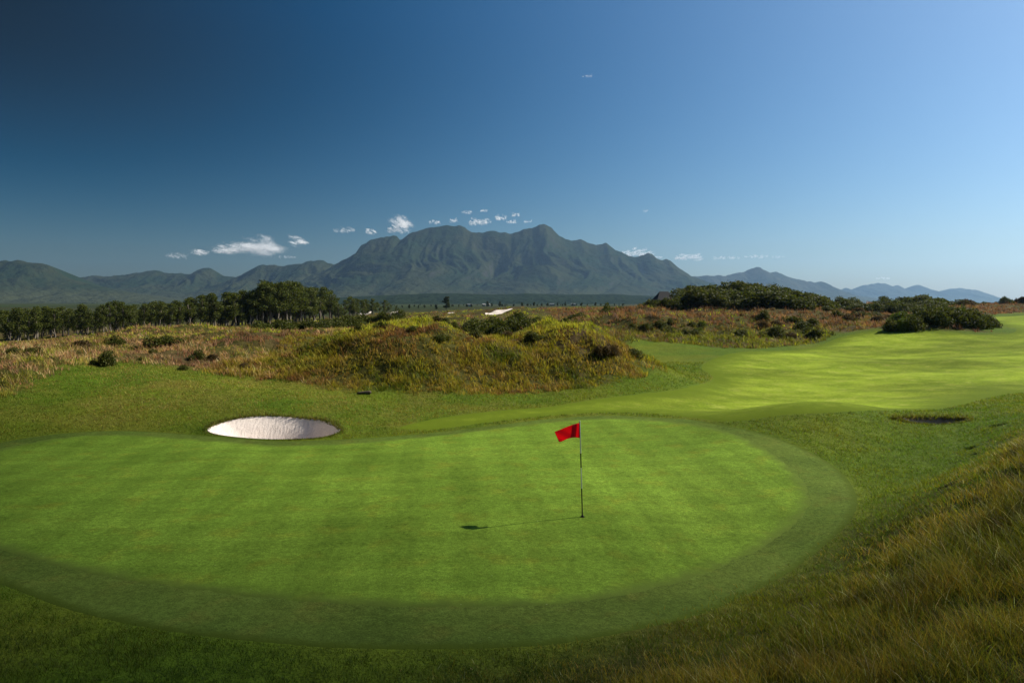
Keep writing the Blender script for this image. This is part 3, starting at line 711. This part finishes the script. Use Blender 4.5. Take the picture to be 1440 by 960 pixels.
# heath: tussocks on dunes and the rolling ground behind
def heath(name, Xr, Yr, tuss, per, label, pal, hgt, seed):
    TX, TY = uvsample(tuss, Xr, Yr)
    h = sdf(TX, TY, HEATH); n2 = fbm(TX / 7, TY / 7, 3, seed)
    ok = (h < -.1 + .3 * rng.normal(size=len(TX)))
    for q in FAR_POLY: ok &= sdf_c(TX, TY, q, 2.0) > .6
    TX, TY, n2 = TX[ok], TY[ok], n2[ok]
    big = rng.uniform(.4, 1.5, len(TX)) * (1 + .9 * fbm(TX / 2.5, TY / 2.5, 2, seed + 1))
    sel = n2 + .65 * fbm(TX / 1.6, TY / 1.6, 2, seed + 2) + rng.normal(0, .10, len(TX))
    c0 = pal(TX, TY, sel) * np.clip(1 + rng.normal(0, .3, (len(TX), 1)), .35, 1.8)
    X = np.repeat(TX, per); Y = np.repeat(TY, per); B = np.repeat(big, per); C_ = np.repeat(c0, per, 0)
    rr = .17 * B * np.sqrt(rng.uniform(size=len(X))) * (1 + Y / 120); aa = rng.uniform(0, 6.283, len(X))
    X = X + np.cos(aa) * rr; Y = Y + np.sin(aa) * rr
    Ln = hgt * B * rng.uniform(.45, 1.25, len(X)); Wd = np.maximum(.012, Y / 731 * .62) * rng.uniform(.6, 1.3, len(X))
    blades(name, X, Y, Ln, Wd, jit(C_, .2, .22), label, .7, 2, sink=.03)
FAR_POLY = [outline(q, 2) for q in FAR_SAND]
def pal_mound(X, Y, s):
    z = Hbase(X, Y)
    c = mix3(np.array([0.235, 0.195, 0.018]), np.array([0.255, 0.170, 0.036]), sstep(-.15, .2, s))
    c = mix3(c, [0.169, 0.075, 0.031], sstep(.25, .4, s) * .9)
    c = mix3(c, [0.078, 0.104, 0.010], sstep(-.22, -.4, s) * .95)
    c = mix3(c, [0.351, 0.351, 0.029], sstep(2.2, 3.4, z) * .65 * (s < .25))  # crest grass lightened in colour to paint sunlight on the mound top
    c = c * 1.14
    return c
def pal_left(X, Y, s):
    c = mix3(np.array([0.435, 0.254, 0.123]), np.array([0.261, 0.246, 0.026]), sstep(.0, .3, s))
    c = mix3(c, [0.232, 0.109, 0.061], sstep(-.2, -.45, s))
    d = np.sqrt(((X + 18) / 6) ** 2 + ((Y - 60) / 6) ** 2)
    c = mix3(c, [0.246, 0.113, 0.064], sstep(1.25, .75, d) * .97)
    c = mix3(c, [0.080, 0.102, 0.014], sstep(.32, .5, s) * .85)
    return c
def pal_right(X, Y, s):
    z = Hbase(X, Y)
    up = sstep(1.0, 2.3, z + s * 1.6)
    c = mix3(np.array([0.168, 0.168, 0.017]), np.array([0.225, 0.110, 0.060]), up)
    c = mix3(c, [0.062, 0.078, 0.011], sstep(.22, .5, -s) * .85)
    return c
def pal_back(X, Y, s):
    c = mix3(np.array([0.325, 0.338, 0.022]), np.array([0.225, 0.110, 0.057]), sstep(-.2, .15, s))
    c = mix3(c, [0.075, 0.088, 0.015], sstep(.28, .45, s) * .85)
    return c
heath('dune_grass', (-17.5, 12), (38, 62), 32000, 13, 'shaggy gold and brown dune grass on the central mound', pal_mound, .27, 81)
heath('heath_grass', (-80, -11), (30, 135), 24000, 11, 'pinkish tan heath grass on the left rolling ground', pal_left, .34, 91)
heath('heath_grass', (8, 140), (70, 230), 32000, 9, 'reddish-brown heath grass on the dunes right of the mound', pal_right, .55, 97)
heath('heath_grass', (-110, 40), (58, 330), 26000, 8, 'mottled brown and yellow heath behind the central mound', pal_back, .34, 103)

# ------------------------------------------------------------------ trees
def tube(pts, radii, sides=7):
    V = []; Fc = []
    for (p_, r_) in zip(pts, radii):
        for k in range(sides):
            a = 2 * math.pi * k / sides; V.append((p_[0] + r_ * math.cos(a), p_[1] + r_ * math.sin(a), p_[2]))
    for i in range(len(pts) - 1):
        for k in range(sides):
            a, b_ = i * sides + k, i * sides + (k + 1) % sides
            Fc.append((a, b_, b_ + sides, a + sides))
    return V, Fc
b = NB('gum_bark'); p = b.n('ShaderNodeTexCoord').outputs['Object']
M_BARK = b.pbr(b.mix(b.rng(b.noise(p, 1.6, 5, .6, ((1, 1, .35), 0)), .4, .6, 0, 1), (.20, .17, .13), (.085, .065, .05)), .9, .1)
def leaves(C_, size, c1, c2, droop=0.0):
    nn = len(C_)
    a = rng.normal(size=(nn, 3)); a[:, 2] += .35; a /= np.linalg.norm(a, axis=1)[:, None]
    t_ = np.cross(a, rng.normal(size=(nn, 3))); t_[:, 2] -= droop; t_ /= np.linalg.norm(t_, axis=1)[:, None]; s_ = np.cross(a, t_)
    sz = size * rng.uniform(.6, 1.4, nn)[:, None]
    co = np.stack([C_ + t_ * sz, C_ + s_ * sz * .55, C_ - t_ * sz, C_ - s_ * sz * .55], 1).reshape(-1, 3)
    f = rng.uniform(size=nn)
    col = jit(mix3(np.array(c1), np.array(c2), f), .12, .2)
    return co, np.arange(nn * 4).reshape(nn, 4), np.repeat(col, 4, 0)
def make_tree(name, crown_lo, spread, n_lump, dense, c1, c2, H=12.0, lump=(.075, .12), leaf=.2, straight=True):
    root = empty(name, (0, 0, 0))
    lean = rng.normal(0, .02, 2) * H; V = []; Fc = []
    def add(pts, rad):
        v, f = tube(pts, rad); o = len(V); V.extend(v); Fc.extend([tuple(i + o for i in q) for q in f])
    zs = np.linspace(0, .86, 9); bend = rng.normal(0, .012, (9, 2)).cumsum(0) * H
    main = [(bend[i, 0] + lean[0] * z, bend[i, 1] + lean[1] * z, z * H) for i, z in enumerate(zs)]
    add(main, [H * .017 * (1 - z) + .02 * (z < .01) + .03 for z in zs])
    lumps = []
    for i in range(n_lump):
        z = crown_lo + (1.0 - lump[0] - crown_lo) * ((i + rng.uniform()) / n_lump); tt = (z - crown_lo) / (1 - crown_lo)
        rad = spread * (1 - .55 * abs(tt - .45) * 2 * .9) * rng.uniform(.25, 1.0); a = rng.uniform(0, 6.283)
        j = min(int(z / .86 * 8), 8); cx, cy = main[j][0] + rad * H * math.cos(a), main[j][1] + rad * H * math.sin(a)
        lumps.append((cx, cy, z * H, rng.uniform(*lump) * H * (1 - .25 * tt)))
        if i % 2 == 0:
            j0 = max(j - 2, 0); p0 = main[j0]; add([p0, ((p0[0] + cx) / 2, (p0[1] + cy) / 2, (p0[2] + z * H) / 2 + .2), (cx, cy, z * H)], [.009 * H, .006 * H, .03])
    lumps.append((main[-1][0], main[-1][1], (1 - lump[0]) * H, lump[0] * H))
    Cs = []
    for (cx, cy, cz, r_) in lumps:
        m_ = int(dense * (r_ / (H * .1)) ** 2)
        q = rng.normal(size=(m_, 3)); q /= np.linalg.norm(q, axis=1)[:, None]; q *= (rng.uniform(.25, 1, m_) ** .5)[:, None] * r_ * rng.uniform(.8, 1.15, (m_, 1))
        q[:, 2] *= .85; Cs.append(q + np.array([cx, cy, cz]))
    co, fa, col = leaves(np.concatenate(Cs), leaf, c1, c2, .8)
    pyd('trunk', V, Fc, M_BARK, root, True)
    mesh_np('crown', co, fa, M_LEAF, {'col': col}, root)
    return root
gum = [make_tree('eucalyptus', rng.uniform(.18, .38), rng.uniform(.15, .20), random.randint(16, 22), 150, (.038, .055, .010), (.110, .118, .018)) for _ in range(7)]
used = [False] * 7
def place_tree(k, X, Y, hgt, label, group, wide=1.0, z=None):
    if not used[k]: t = gum[k]; used[k] = True
    else: t = copy_tree(gum[k])
    t.location = (X, Y, (H1(np.array([X]), np.array([Y]))[0] if z is None else z) - .15); s = hgt / 12.0
    t.scale = (s * wide, s * wide, s); t.rotation_euler = (0, 0, rng.uniform(0, 6.28))
    tag(t, label, 'tree', group)
fx = [0, 14, 26, 40, 55, 68, 78, 95, 108, 118, 131, 146, 158, 172, 186, 200, 212, 226, 240, 254, 268, 282, 294, 306, 318, 330, 341, 352, 362, 372, 382, 392, 401, 411, 421, 431, 442, 452, 463, 474, 485, 497, 510, 524, 538]
top_p = np.array([(-20, 436), (0, 437), (20, 432), (40, 430), (60, 430), (78, 428), (95, 433), (108, 427), (118, 430), (131, 437), (150, 421), (160, 419), (180, 425), (200, 423), (215, 424), (240, 420), (260, 419), (280, 415), (300, 413), (320, 411), (340, 408), (360, 405), (370, 395),
                  (385, 394), (400, 395), (410, 393), (425, 400), (440, 402), (455, 405), (465, 410), (480, 418), (500, 417), (520, 420), (545, 424)], float)
base_p = np.array([(-20, 484), (0, 482), (100, 478), (170, 472), (250, 464), (350, 462), (400, 459), (460, 451), (500, 446), (545, 440)], float)
yd = np.array([(-20, 168), (0, 170), (170, 190), (300, 214), (400, 232), (480, 272), (545, 340)], float)
spots = ['standing at the left edge of the treeline', 'just right of the tree at the left edge', 'in the left clump, under the blunt mountain', 'before the gap in the left treeline', 'with a full round crown, left part of the treeline',
         'beside the bare pale trunks of the left treeline', 'tallest of the left group before the dip', 'small one in the dip of the treeline', 'upright lone crown left of the dip', 'at the left side of the wide clump', 'lowest in the gap left of the wide clump',
         'first of the broad dark clump after the gap', 'topping the broad dark clump after the gap']
def grp_label(x):
    if x < 150: return 'slender eucalyptus with bare pale trunk in the sparse left part of the treeline'
    if x < 300: return 'eucalyptus in the dense dark middle stretch of the treeline'
    if x < 365: return 'eucalyptus in the rising stretch just left of the tallest grove'
    if x < 465: return 'tall eucalyptus in the tallest grove below the massif'
    return 'low eucalyptus in the tapering right end of the treeline'
def grp_name(x):
    return 'eucalyptus treeline: ' + ('sparse left part' if x < 150 else 'dense middle' if x < 300 else 'rising stretch' if x < 365 else 'tallest grove' if x < 465 else 'right end')
for i, x in enumerate(fx):
    for row in range(5):
        xx = x + rng.uniform(-4, 4) + row * 5.5
        if row and rng.uniform() < .15: continue
        Yd = np.interp(xx, yd[:, 0], yd[:, 1]) + row * rng.uniform(5, 8)
        yt = np.interp(xx, top_p[:, 0], top_p[:, 1]) + rng.uniform(-3.5, 4) + row * .8; yb = np.interp(xx, base_p[:, 0], base_p[:, 1])
        X = (xx - CX) * Yd / F
        zb = H1(np.array([X]), np.array([Yd]))[0]
        ztop = CZ - (yt - HY) * Yd / F
        lab = grp_label(xx)
        if row == 0 and i < len(spots): lab = 'slender eucalyptus ' + spots[i]
        place_tree(random.randrange(7), X, Yd, max(ztop - zb, 4) * (1 if row < 2 else rng.uniform(.6, .95)), lab, grp_name(xx), rng.uniform(1.1, 1.5))
far = [make_tree('broadleaf_tree', .16, .26, 14, 120, (.03, .042, .014), (.055, .06, .02), lump=(.11, .17), leaf=.32) for _ in range(3)]
fu = [False] * 3
def far_tree(px, ytop, ybase, Y, label, group=None, wide=1.0):
    k = random.randrange(3)
    if not fu[k]: t = far[k]; fu[k] = True
    else: t = copy_tree(far[k])
    X = (px - CX) * Y / F; zb = H1(np.array([X]), np.array([float(Y)]))[0]; zt_ = CZ - (ytop - HY) * Y / F
    s = max(zt_ - zb, 2.5) / 12; t.location = (X, Y, zb - .2); t.scale = (s * wide, s * wide, s); t.rotation_euler = (0, 0, rng.uniform(0, 6.28))
    tag(t, label, 'tree', group)
far_tree(627, 416, 435, 430, 'lone round-crowned tree standing taller than others on the plain', wide=1.25)
far_tree(613, 428, 435, 430, 'small low tree just left of the lone round tree', wide=1.3)
for px, yt in [(556, 428), (566, 430), (577, 428), (588, 430), (598, 429), (646, 430), (655, 428), (664, 430), (685, 423), (693, 425), (704, 424), (712, 427), (722, 429), (733, 424), (741, 427), (752, 424), (760, 428), (768, 427), (783, 425), (790, 428), (796, 424), (806, 427), (817, 426), (826, 428), (838, 424), (846, 427), (856, 426), (866, 428), (877, 426)]:
    far_tree(px + rng.uniform(-2, 2), yt + rng.uniform(-1, 1), 433, rng.uniform(520, 720), 'small distant tree in the row along the far edge of the plain', 'distant trees below the massif', rng.uniform(1.0, 1.6))
for k in range(60):
    far_tree(rng.uniform(540, 1140), rng.uniform(427, 430.5), 433, rng.uniform(750, 1300), 'tiny far tree in the thin line on the plain', 'distant scrub trees on the plain', rng.uniform(1.2, 2.2))

# ------------------------------------------------------------------ shrubs
def make_shrub(c1, c2, n_lump, dense, leaf):
    Cs = []
    for i in range(n_lump):
        a = rng.uniform(0, 6.283); rr = rng.uniform(0, .72) ** .8; r_ = rng.uniform(.26, .46); cz = max(.15, (1 - rr ** 2) * rng.uniform(.35, .72))
        r_ *= rng.uniform(.7, 1.1); m_ = int(dense * r_ * r_ * 4); q = rng.normal(size=(m_, 3)); q /= np.linalg.norm(q, axis=1)[:, None]; q *= (rng.uniform(.45, 1.0, m_) ** .5)[:, None] * r_ * rng.uniform(.85, 1.2, (m_, 1))
        q += np.array([rr * math.cos(a), rr * math.sin(a), cz]); q[:, 2] = np.maximum(q[:, 2], rng.uniform(0, .1, m_)); Cs.append(q)
    co, fa, col = leaves(np.concatenate(Cs), leaf, c1, c2, 0)
    return mesh_np('shrub', co, fa, M_LEAF, {'col': col}, link=False)
DK = ((.036, .050, .009), (.105, .108, .016)); OL = ((.05, .06, .012), (.10, .10, .02)); BR = ((.07, .05, .02), (.12, .075, .035)); LG = ((.06, .09, .012), (.12, .14, .02))
SH = {k: [make_shrub(*v, 15, 420, .062) for _ in range(3)] for k, v in (('dk', DK), ('ol', OL), ('br', BR), ('lg', LG))}
def shrub(X, Y, wdt, hgt, kind, label, group=None, sink=.2):
    wdt *= rng.uniform(.85, 1.3)
    o = bpy.data.objects.new('shrub', random.choice(SH[kind])); COL.objects.link(o)
    o.location = (X, Y, H1(np.array([X]), np.array([float(Y)]))[0] - sink * hgt); o.scale = (wdt / 2, wdt / 2 * rng.uniform(.8, 1.1), hgt); o.rotation_euler = (0, 0, rng.uniform(0, 6.28))
    tag(o, label, 'shrub', group)
def shrub_px(px, py, wpx, hpx, kind, label, group=None):
    X, Y = hit(px, py); s = Y / F; shrub(X, Y + wpx * s * .3, wpx * s, hpx * s, kind, label, group)
for a in [(222, 487, 56, 18, 'dk', 'broad dark round shrub in the tan heath under the treeline'), (158, 485, 30, 15, 'dk', 'dark shrub left of the broad round shrub'), (138, 515, 42, 26, 'ol', 'green spiky shrub at the front edge of the left heath'),
          (40, 497, 32, 13, 'ol', 'low olive shrub in the left heath near the picture edge'), (105, 490, 46, 18, 'br', 'wide brownish shrub in front of the sparse treeline'), (8, 502, 24, 12, 'ol', 'olive shrub cut by the left picture edge'),
          (211, 499, 18, 9, 'dk', 'small dark shrub right below the broad round shrub'), (198, 505, 14, 6, 'dk', 'tiny dark shrub at the edge of the mown grass'), (272, 508, 26, 16, 'ol', 'rounded olive shrub midway along the left heath edge'),
          (296, 508, 22, 14, 'br', 'brown tussocky shrub beside the rounded olive shrub'), (340, 522, 26, 14, 'br', 'tan bushy clump at the corner of the mown slope'), (318, 523, 16, 8, 'dk', 'small dark clump beside the tan bushy clump'), (256, 520, 18, 10, 'ol', 'low green clump on the mown slope edge')]:
    shrub_px(*a)
# the dark band behind the tallest grove's foot and behind the mound
for i, px in enumerate(np.linspace(362, 505, 17)):
    Y = 112 + rng.uniform(-6, 6); shrub((px - CX) * Y / F, Y, rng.uniform(3.0, 4.6), rng.uniform(1.6, 2.4), 'dk', 'dark low shrub in the hedge-like band below the tallest grove', 'dark shrub band below the grove')
for i, px in enumerate(np.linspace(505, 560, 8)):
    Y = 125 + rng.uniform(-5, 5); shrub((px - CX) * Y / F, Y, rng.uniform(3, 4.5), rng.uniform(1.6, 2.4), 'dk', 'blackish shrub in the band below the small white bunkers', 'dark shrub band below the far bunkers')
for i in range(20):
    px = rng.uniform(648, 800); Y = 83 + rng.uniform(-7, 7); shrub((px - CX) * Y / F, Y, rng.uniform(2.2, 3.8), rng.uniform(1.2, 2.1), 'dk', 'dark shrub in the thicket right behind the central mound', 'thicket behind the central mound')
for i in range(10):
    px = rng.uniform(780, 880); Y = 125 + rng.uniform(-8, 8); shrub((px - CX) * Y / F, Y, rng.uniform(2.4, 3.8), rng.uniform(1.2, 1.9), 'ol', 'olive shrub on the low rise between the mound and the house', 'olive shrubs on the low rise')
for i in range(9):
    px = rng.uniform(848, 905); Y = 140 + rng.uniform(-5, 5); shrub((px - CX) * Y / F, Y, rng.uniform(2.6, 4), rng.uniform(1.8, 2.6), 'dk', 'dark shrub in the clump left of the house roof', 'dark shrubs left of the house')
for px in np.linspace(908, 950, 7):
    Y = 139 + rng.uniform(-2, 2); shrub((px - CX) * Y / F, Y, rng.uniform(3.2, 4.6), rng.uniform(2.3, 3.0), 'dk', 'dark shrub hiding the foot of the hip-roofed house', 'dark shrubs in front of the house')
for i in range(60):
    a = rng.uniform(0, 6.283); r_ = math.sqrt(rng.uniform()); X = 48.5 + math.cos(a) * r_ * 15.5; Y = 146 + math.sin(a) * r_ * 13
    shrub(X, Y, rng.uniform(5, 8.5), rng.uniform(2.0, 3.1), 'dk' if rng.uniform() < .7 else 'ol', 'rounded dark shrub in the thicket crowning the hill right of the roof', 'thicket on the hill')
for i in range(38):
    px = rng.uniform(1138, 1330); Y = 178 + rng.uniform(-16, 14); shrub((px - CX) * Y / F, Y, rng.uniform(5, 9), rng.uniform(2.0, 3.0), 'dk' if rng.uniform() < .7 else 'ol', 'dark shrub on the low ridge beneath the palest peaks', 'shrubs on the right ridge')
for i in range(16):
    px = rng.uniform(1330, 1450); Y = 205 + rng.uniform(-10, 10); shrub((px - CX) * Y / F, Y, rng.uniform(3, 5), rng.uniform(1.6, 2.6), 'br' if rng.uniform() < .5 else 'dk', 'brown and dark shrub on the last rise at the right picture edge', 'shrubs at the right edge rise')
for i in range(30):
    px = 1258 + 134 * (i + rng.uniform()) / 30; Y = 92 + rng.uniform(-3.5, 4); f_ = 1 - ((px - 1325) / 75) ** 2
    shrub((px - CX) * Y / F, Y, rng.uniform(2.4, 3.6), rng.uniform(1.1, 1.5) + 1.1 * max(f_, 0), random.choice(['dk', 'ol', 'ol', 'lg']), 'green-brown shrub in the dense clump beside the bright fairway crest', 'shrub clump by the fairway')
for i in range(14):
    px = rng.uniform(1040, 1150); Y = 93 + rng.uniform(-4, 8); shrub((px - CX) * Y / F, Y, rng.uniform(1.6, 2.8), rng.uniform(.8, 1.5), random.choice(['br', 'ol', 'dk']), 'brown-olive bush on the blunt end of the right heath dune', 'bushes at the end of the right dune')
for i in range(16):
    px = rng.uniform(850, 1010); Y = 93 + rng.uniform(-2, 4); shrub((px - CX) * Y / F, Y, rng.uniform(1.3, 2.4), rng.uniform(.7, 1.2), random.choice(['dk', 'ol', 'lg']), 'green bush along the foot of the reddish dune', 'bushes along the reddish dune foot')
for i in range(14):
    px = rng.uniform(1150, 1260); Y = 120 + rng.uniform(-14, 14); shrub((px - CX) * Y / F, Y, rng.uniform(2, 3.4), rng.uniform(.9, 1.6), random.choice(['br', 'ol', 'dk']), 'mixed bush on the slope between the dune and the fairway shrub clump', 'bushes on the right slope')
for i in range(28):
    a = rng.uniform(0, 6.28); X = rng.uniform(-12, 8); Y = rng.uniform(44, 55); shrub(X, Y, rng.uniform(.7, 1.5), rng.uniform(.45, .8), random.choice(['br', 'dk', 'ol', 'br']), 'small bush half sunk in the shaggy grass of the central mound', 'bushes on the central mound')

# ------------------------------------------------------------------ buildings far off
def flat(name, c, r=.8):
    b = NB(name); p = b.n('ShaderNodeTexCoord').outputs['Object']; return b.pbr(b.mix(b.noise(p, 2.0, 4), c, tuple(x * .8 for x in c)), r, .2)
M_THATCH = flat('dark_thatch', (.022, .022, .024)); M_WALL = flat('white_wall', (.42, .41, .39)); M_ROOFG = flat('pale_roof', (.16, .18, .18)); M_GLASS = flat('dark_window', (.02, .025, .03), .15); M_STONE = flat('stone_wall', (.25, .22, .18))
def house(name, X, Y, z, lx, ly, wall_h, roof_h, hip, m_wall, m_roof, label, rz=0.0, eave=.4, group=None):
    r_ = empty(name, (X, Y, z), rz); tag(r_, label, 'house', group)
    a, c = lx / 2, ly / 2
    V = [(-a, -c, -1), (a, -c, -1), (a, c, -1), (-a, c, -1), (-a, -c, wall_h), (a, -c, wall_h), (a, c, wall_h), (-a, c, wall_h)]
    pyd('wall', V, [(0, 1, 5, 4), (1, 2, 6, 5), (2, 3, 7, 6), (3, 0, 4, 7)], m_wall, r_)
    a2, c2_ = a + eave, c + eave; t = .18; z0 = wall_h - .05
    V = [(-a2, -c2_, z0), (a2, -c2_, z0), (a2, c2_, z0), (-a2, c2_, z0), (-a2 + hip, 0, z0 + roof_h), (a2 - hip, 0, z0 + roof_h)]
    V += [(-a2, -c2_, z0 - t), (a2, -c2_, z0 - t), (a2, c2_, z0 - t), (-a2, c2_, z0 - t)]
    pyd('roof', V, [(0, 1, 5, 4), (1, 2, 5), (2, 3, 4, 5), (3, 0, 4), (0, 6, 7, 1), (1, 7, 8, 2), (2, 8, 9, 3), (3, 9, 6, 0), (9, 8, 7, 6)], m_roof, r_)
    nwin = max(2, int(lx / 2.5))
    for i in range(nwin):
        x = -a + lx * (i + .5) / nwin; V = [(x - .5, -c - .04, .9), (x + .5, -c - .04, .9), (x + .5, -c - .04, 2.1), (x - .5, -c - .04, 2.1), (x - .5, -c, .9), (x + .5, -c, .9), (x + .5, -c, 2.1), (x - .5, -c, 2.1)]
        pyd('window', V, [(0, 1, 2, 3), (0, 4, 5, 1), (1, 5, 6, 2), (2, 6, 7, 3), (3, 7, 4, 0)], M_GLASS, r_)
    return r_
Y = 205.0; zt_ = CZ + (HY - 409.5) * Y / F
house('lodge', (933.5 - CX) * Y / F, Y, zt_ - 6.6, 4.6, 4.6, 4.2, 2.4, 1.5, M_STONE, M_THATCH, 'dark hip-roofed house peeking over the shrubs on the hill', .1)
for px, yb, lx, lab, rf in [(680.5, 434.5, 3.0, 'left one of two tiny white gabled cottages on the plain', M_WALL), (687.0, 434.5, 3.0, 'right one of two tiny white gabled cottages on the plain', M_WALL), (660, 435.3, 6, 'long low pale building beside the lone round tree', M_ROOFG), (776, 434.6, 5, 'pale green-roofed building far off below the pointed peak', M_ROOFG), (806, 434, 5, 'small pale shed right of the green-roofed building', M_ROOFG)]:
    Y = 820.0; X = (px - CX) * Y / F; z = H1(np.array([X]), np.array([Y]))[0]
    house('cottage', X, Y, z, lx, 3.2, 1.9, 1.3, 0.0, M_WALL, rf, lab, 0, .2)

# ------------------------------------------------------------------ flagstick
PX, PY = hit(819, 727.5)
PZ = float(H1(np.array([PX]), np.array([PY]))[0]) + .018
S = PY / F
stick = empty('flagstick', (PX, PY, PZ)); tag(stick, 'thin striped flagstick with red flag standing in the green', 'flagstick')
M_PW = flat('white_pole', (.62, .62, .58), .35); M_PB = flat('black_pole', (.012, .012, .012), .4)
lean = -3.6 * S / (134 * S)
def seg(name, y0, y1, r_, mat, parent):
    z0, z1 = (727.5 - y0) * S, (727.5 - y1) * S
    v, f = tube([(lean * z0, 0, z0), (lean * z1, 0, z1)], [r_, r_], 12); return pyd(name, v, f, mat, parent, True)
pole = seg('pole', 728.5, 593.2, .0115, M_PW, stick)
seg('black_band', 728.2, 687.5, .0135, M_PB, pole); seg('black_band', 658.5, 638, .0135, M_PB, pole)
v, f = tube([(lean * (134.3 * S), 0, 134.3 * S), (lean * 135 * S, 0, 135.2 * S), (lean * 135 * S, 0, 135.4 * S)], [.012, .012, .001], 10); pyd('cap', v, f, M_PW, pole, True)
v, f = tube([(0, 0, -.01), (0, 0, .03), (0, 0, .05)], [.03, .03, .01], 12); pyd('ferrule', v, f, M_PB, stick, True)
# flag cloth, hanging and folded near the hoist
nu_, nv_ = 40, 18
c00, c01, c10, c11 = np.array((815.6, 594.2)), np.array((816.1, 615.6)), np.array((779.8, 606.8)), np.array((786.0, 621.2))
V = []
for i in range(nu_ + 1):
    s_ = i / nu_
    for j in range(nv_ + 1):
        t = j / nv_
        top = c00 * (1 - s_) + c10 * s_ + np.array((0, -1.6 * math.sin(math.pi * s_) * (1 - s_))); bot = c01 * (1 - s_) + c11 * s_ + np.array((0, -2.6 * math.sin(math.pi * min(s_ * 1.15, 1))))
        p_ = top * (1 - t) + bot * t
        ph = s_ - .10 * t
        dy = .035 * sstep(.0, .12, np.array(ph)) - .085 * sstep(.10, .30, np.array(ph)) * (.5 + .5 * t) + .13 * max(0.0, ph - .26) / .74 + .012 * math.sin(11 * s_ + 5 * t) * s_
        wx = (p_[0] - CX) * (PY + dy) / F; wz = CZ - (p_[1] - HY) * (PY + dy) / F
        V.append((wx - PX, dy, wz - PZ))
Fc = [(i * (nv_ + 1) + j, (i + 1) * (nv_ + 1) + j, (i + 1) * (nv_ + 1) + j + 1, i * (nv_ + 1) + j + 1) for i in range(nu_) for j in range(nv_)]
b = NB('red_cloth'); p = b.n('ShaderNodeTexCoord').outputs['Object']; c = b.mix(b.noise(p, 60, 2), (.88, .055, .08), (.80, .045, .065))
d = b.n('ShaderNodeBsdfPrincipled'); b.l(c, d.inputs['Base Color']); d.inputs['Roughness'].default_value = .7; d.inputs['Specular IOR Level'].default_value = .2
t = b.n('ShaderNodeBsdfTranslucent'); b.l(c, t.inputs[0]); m = b.n('ShaderNodeMixShader'); m.inputs[0].default_value = .72; b.l(d.outputs[0], m.inputs[1]); b.l(t.outputs[0], m.inputs[2])
M_RED = b.out(m.outputs[0])
flag = pyd('flag', V, Fc, M_RED, stick, True)
sol = flag.modifiers.new('thickness', 'SOLIDIFY'); sol.thickness = .002
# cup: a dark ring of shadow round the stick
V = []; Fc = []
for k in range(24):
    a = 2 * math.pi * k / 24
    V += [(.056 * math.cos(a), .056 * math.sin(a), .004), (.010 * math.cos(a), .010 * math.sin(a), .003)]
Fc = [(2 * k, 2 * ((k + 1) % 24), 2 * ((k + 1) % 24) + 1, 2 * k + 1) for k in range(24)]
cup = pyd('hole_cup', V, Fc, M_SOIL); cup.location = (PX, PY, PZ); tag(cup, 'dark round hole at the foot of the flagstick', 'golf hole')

# weathered log at the left foot of the mound
LX, LY = hit(512, 554); LZ = float(H1(np.array([LX]), np.array([LY]))[0])
V = []; Fc = []
for i, xx in enumerate(np.linspace(-.36, .36, 9)):
    r_ = .085 + .012 * math.sin(5 * xx) + .02 * (i in (0, 8)) * -1
    for k in range(10):
        a = 2 * math.pi * k / 10; V.append((xx, r_ * math.cos(a) * (1 + .1 * math.sin(3 * a + xx * 4)), .10 + .04 * xx + r_ * math.sin(a)))
for i in range(8):
    for k in range(10): Fc.append((i * 10 + k, i * 10 + (k + 1) % 10, (i + 1) * 10 + (k + 1) % 10, (i + 1) * 10 + k))
Fc += [tuple(range(9, -1, -1)), tuple(range(80, 90))]
log = pyd('log', V, Fc, flat('old_wood', (.10, .075, .05)), None, True); log.location = (LX, LY, LZ - .02); log.rotation_euler = (0, 0, .15)
tag(log, 'short dark weathered log lying at the left foot of the mound', 'log')
print('polys', sum(len(o.data.polygons) for o in COL.objects if o.type == 'MESH'))
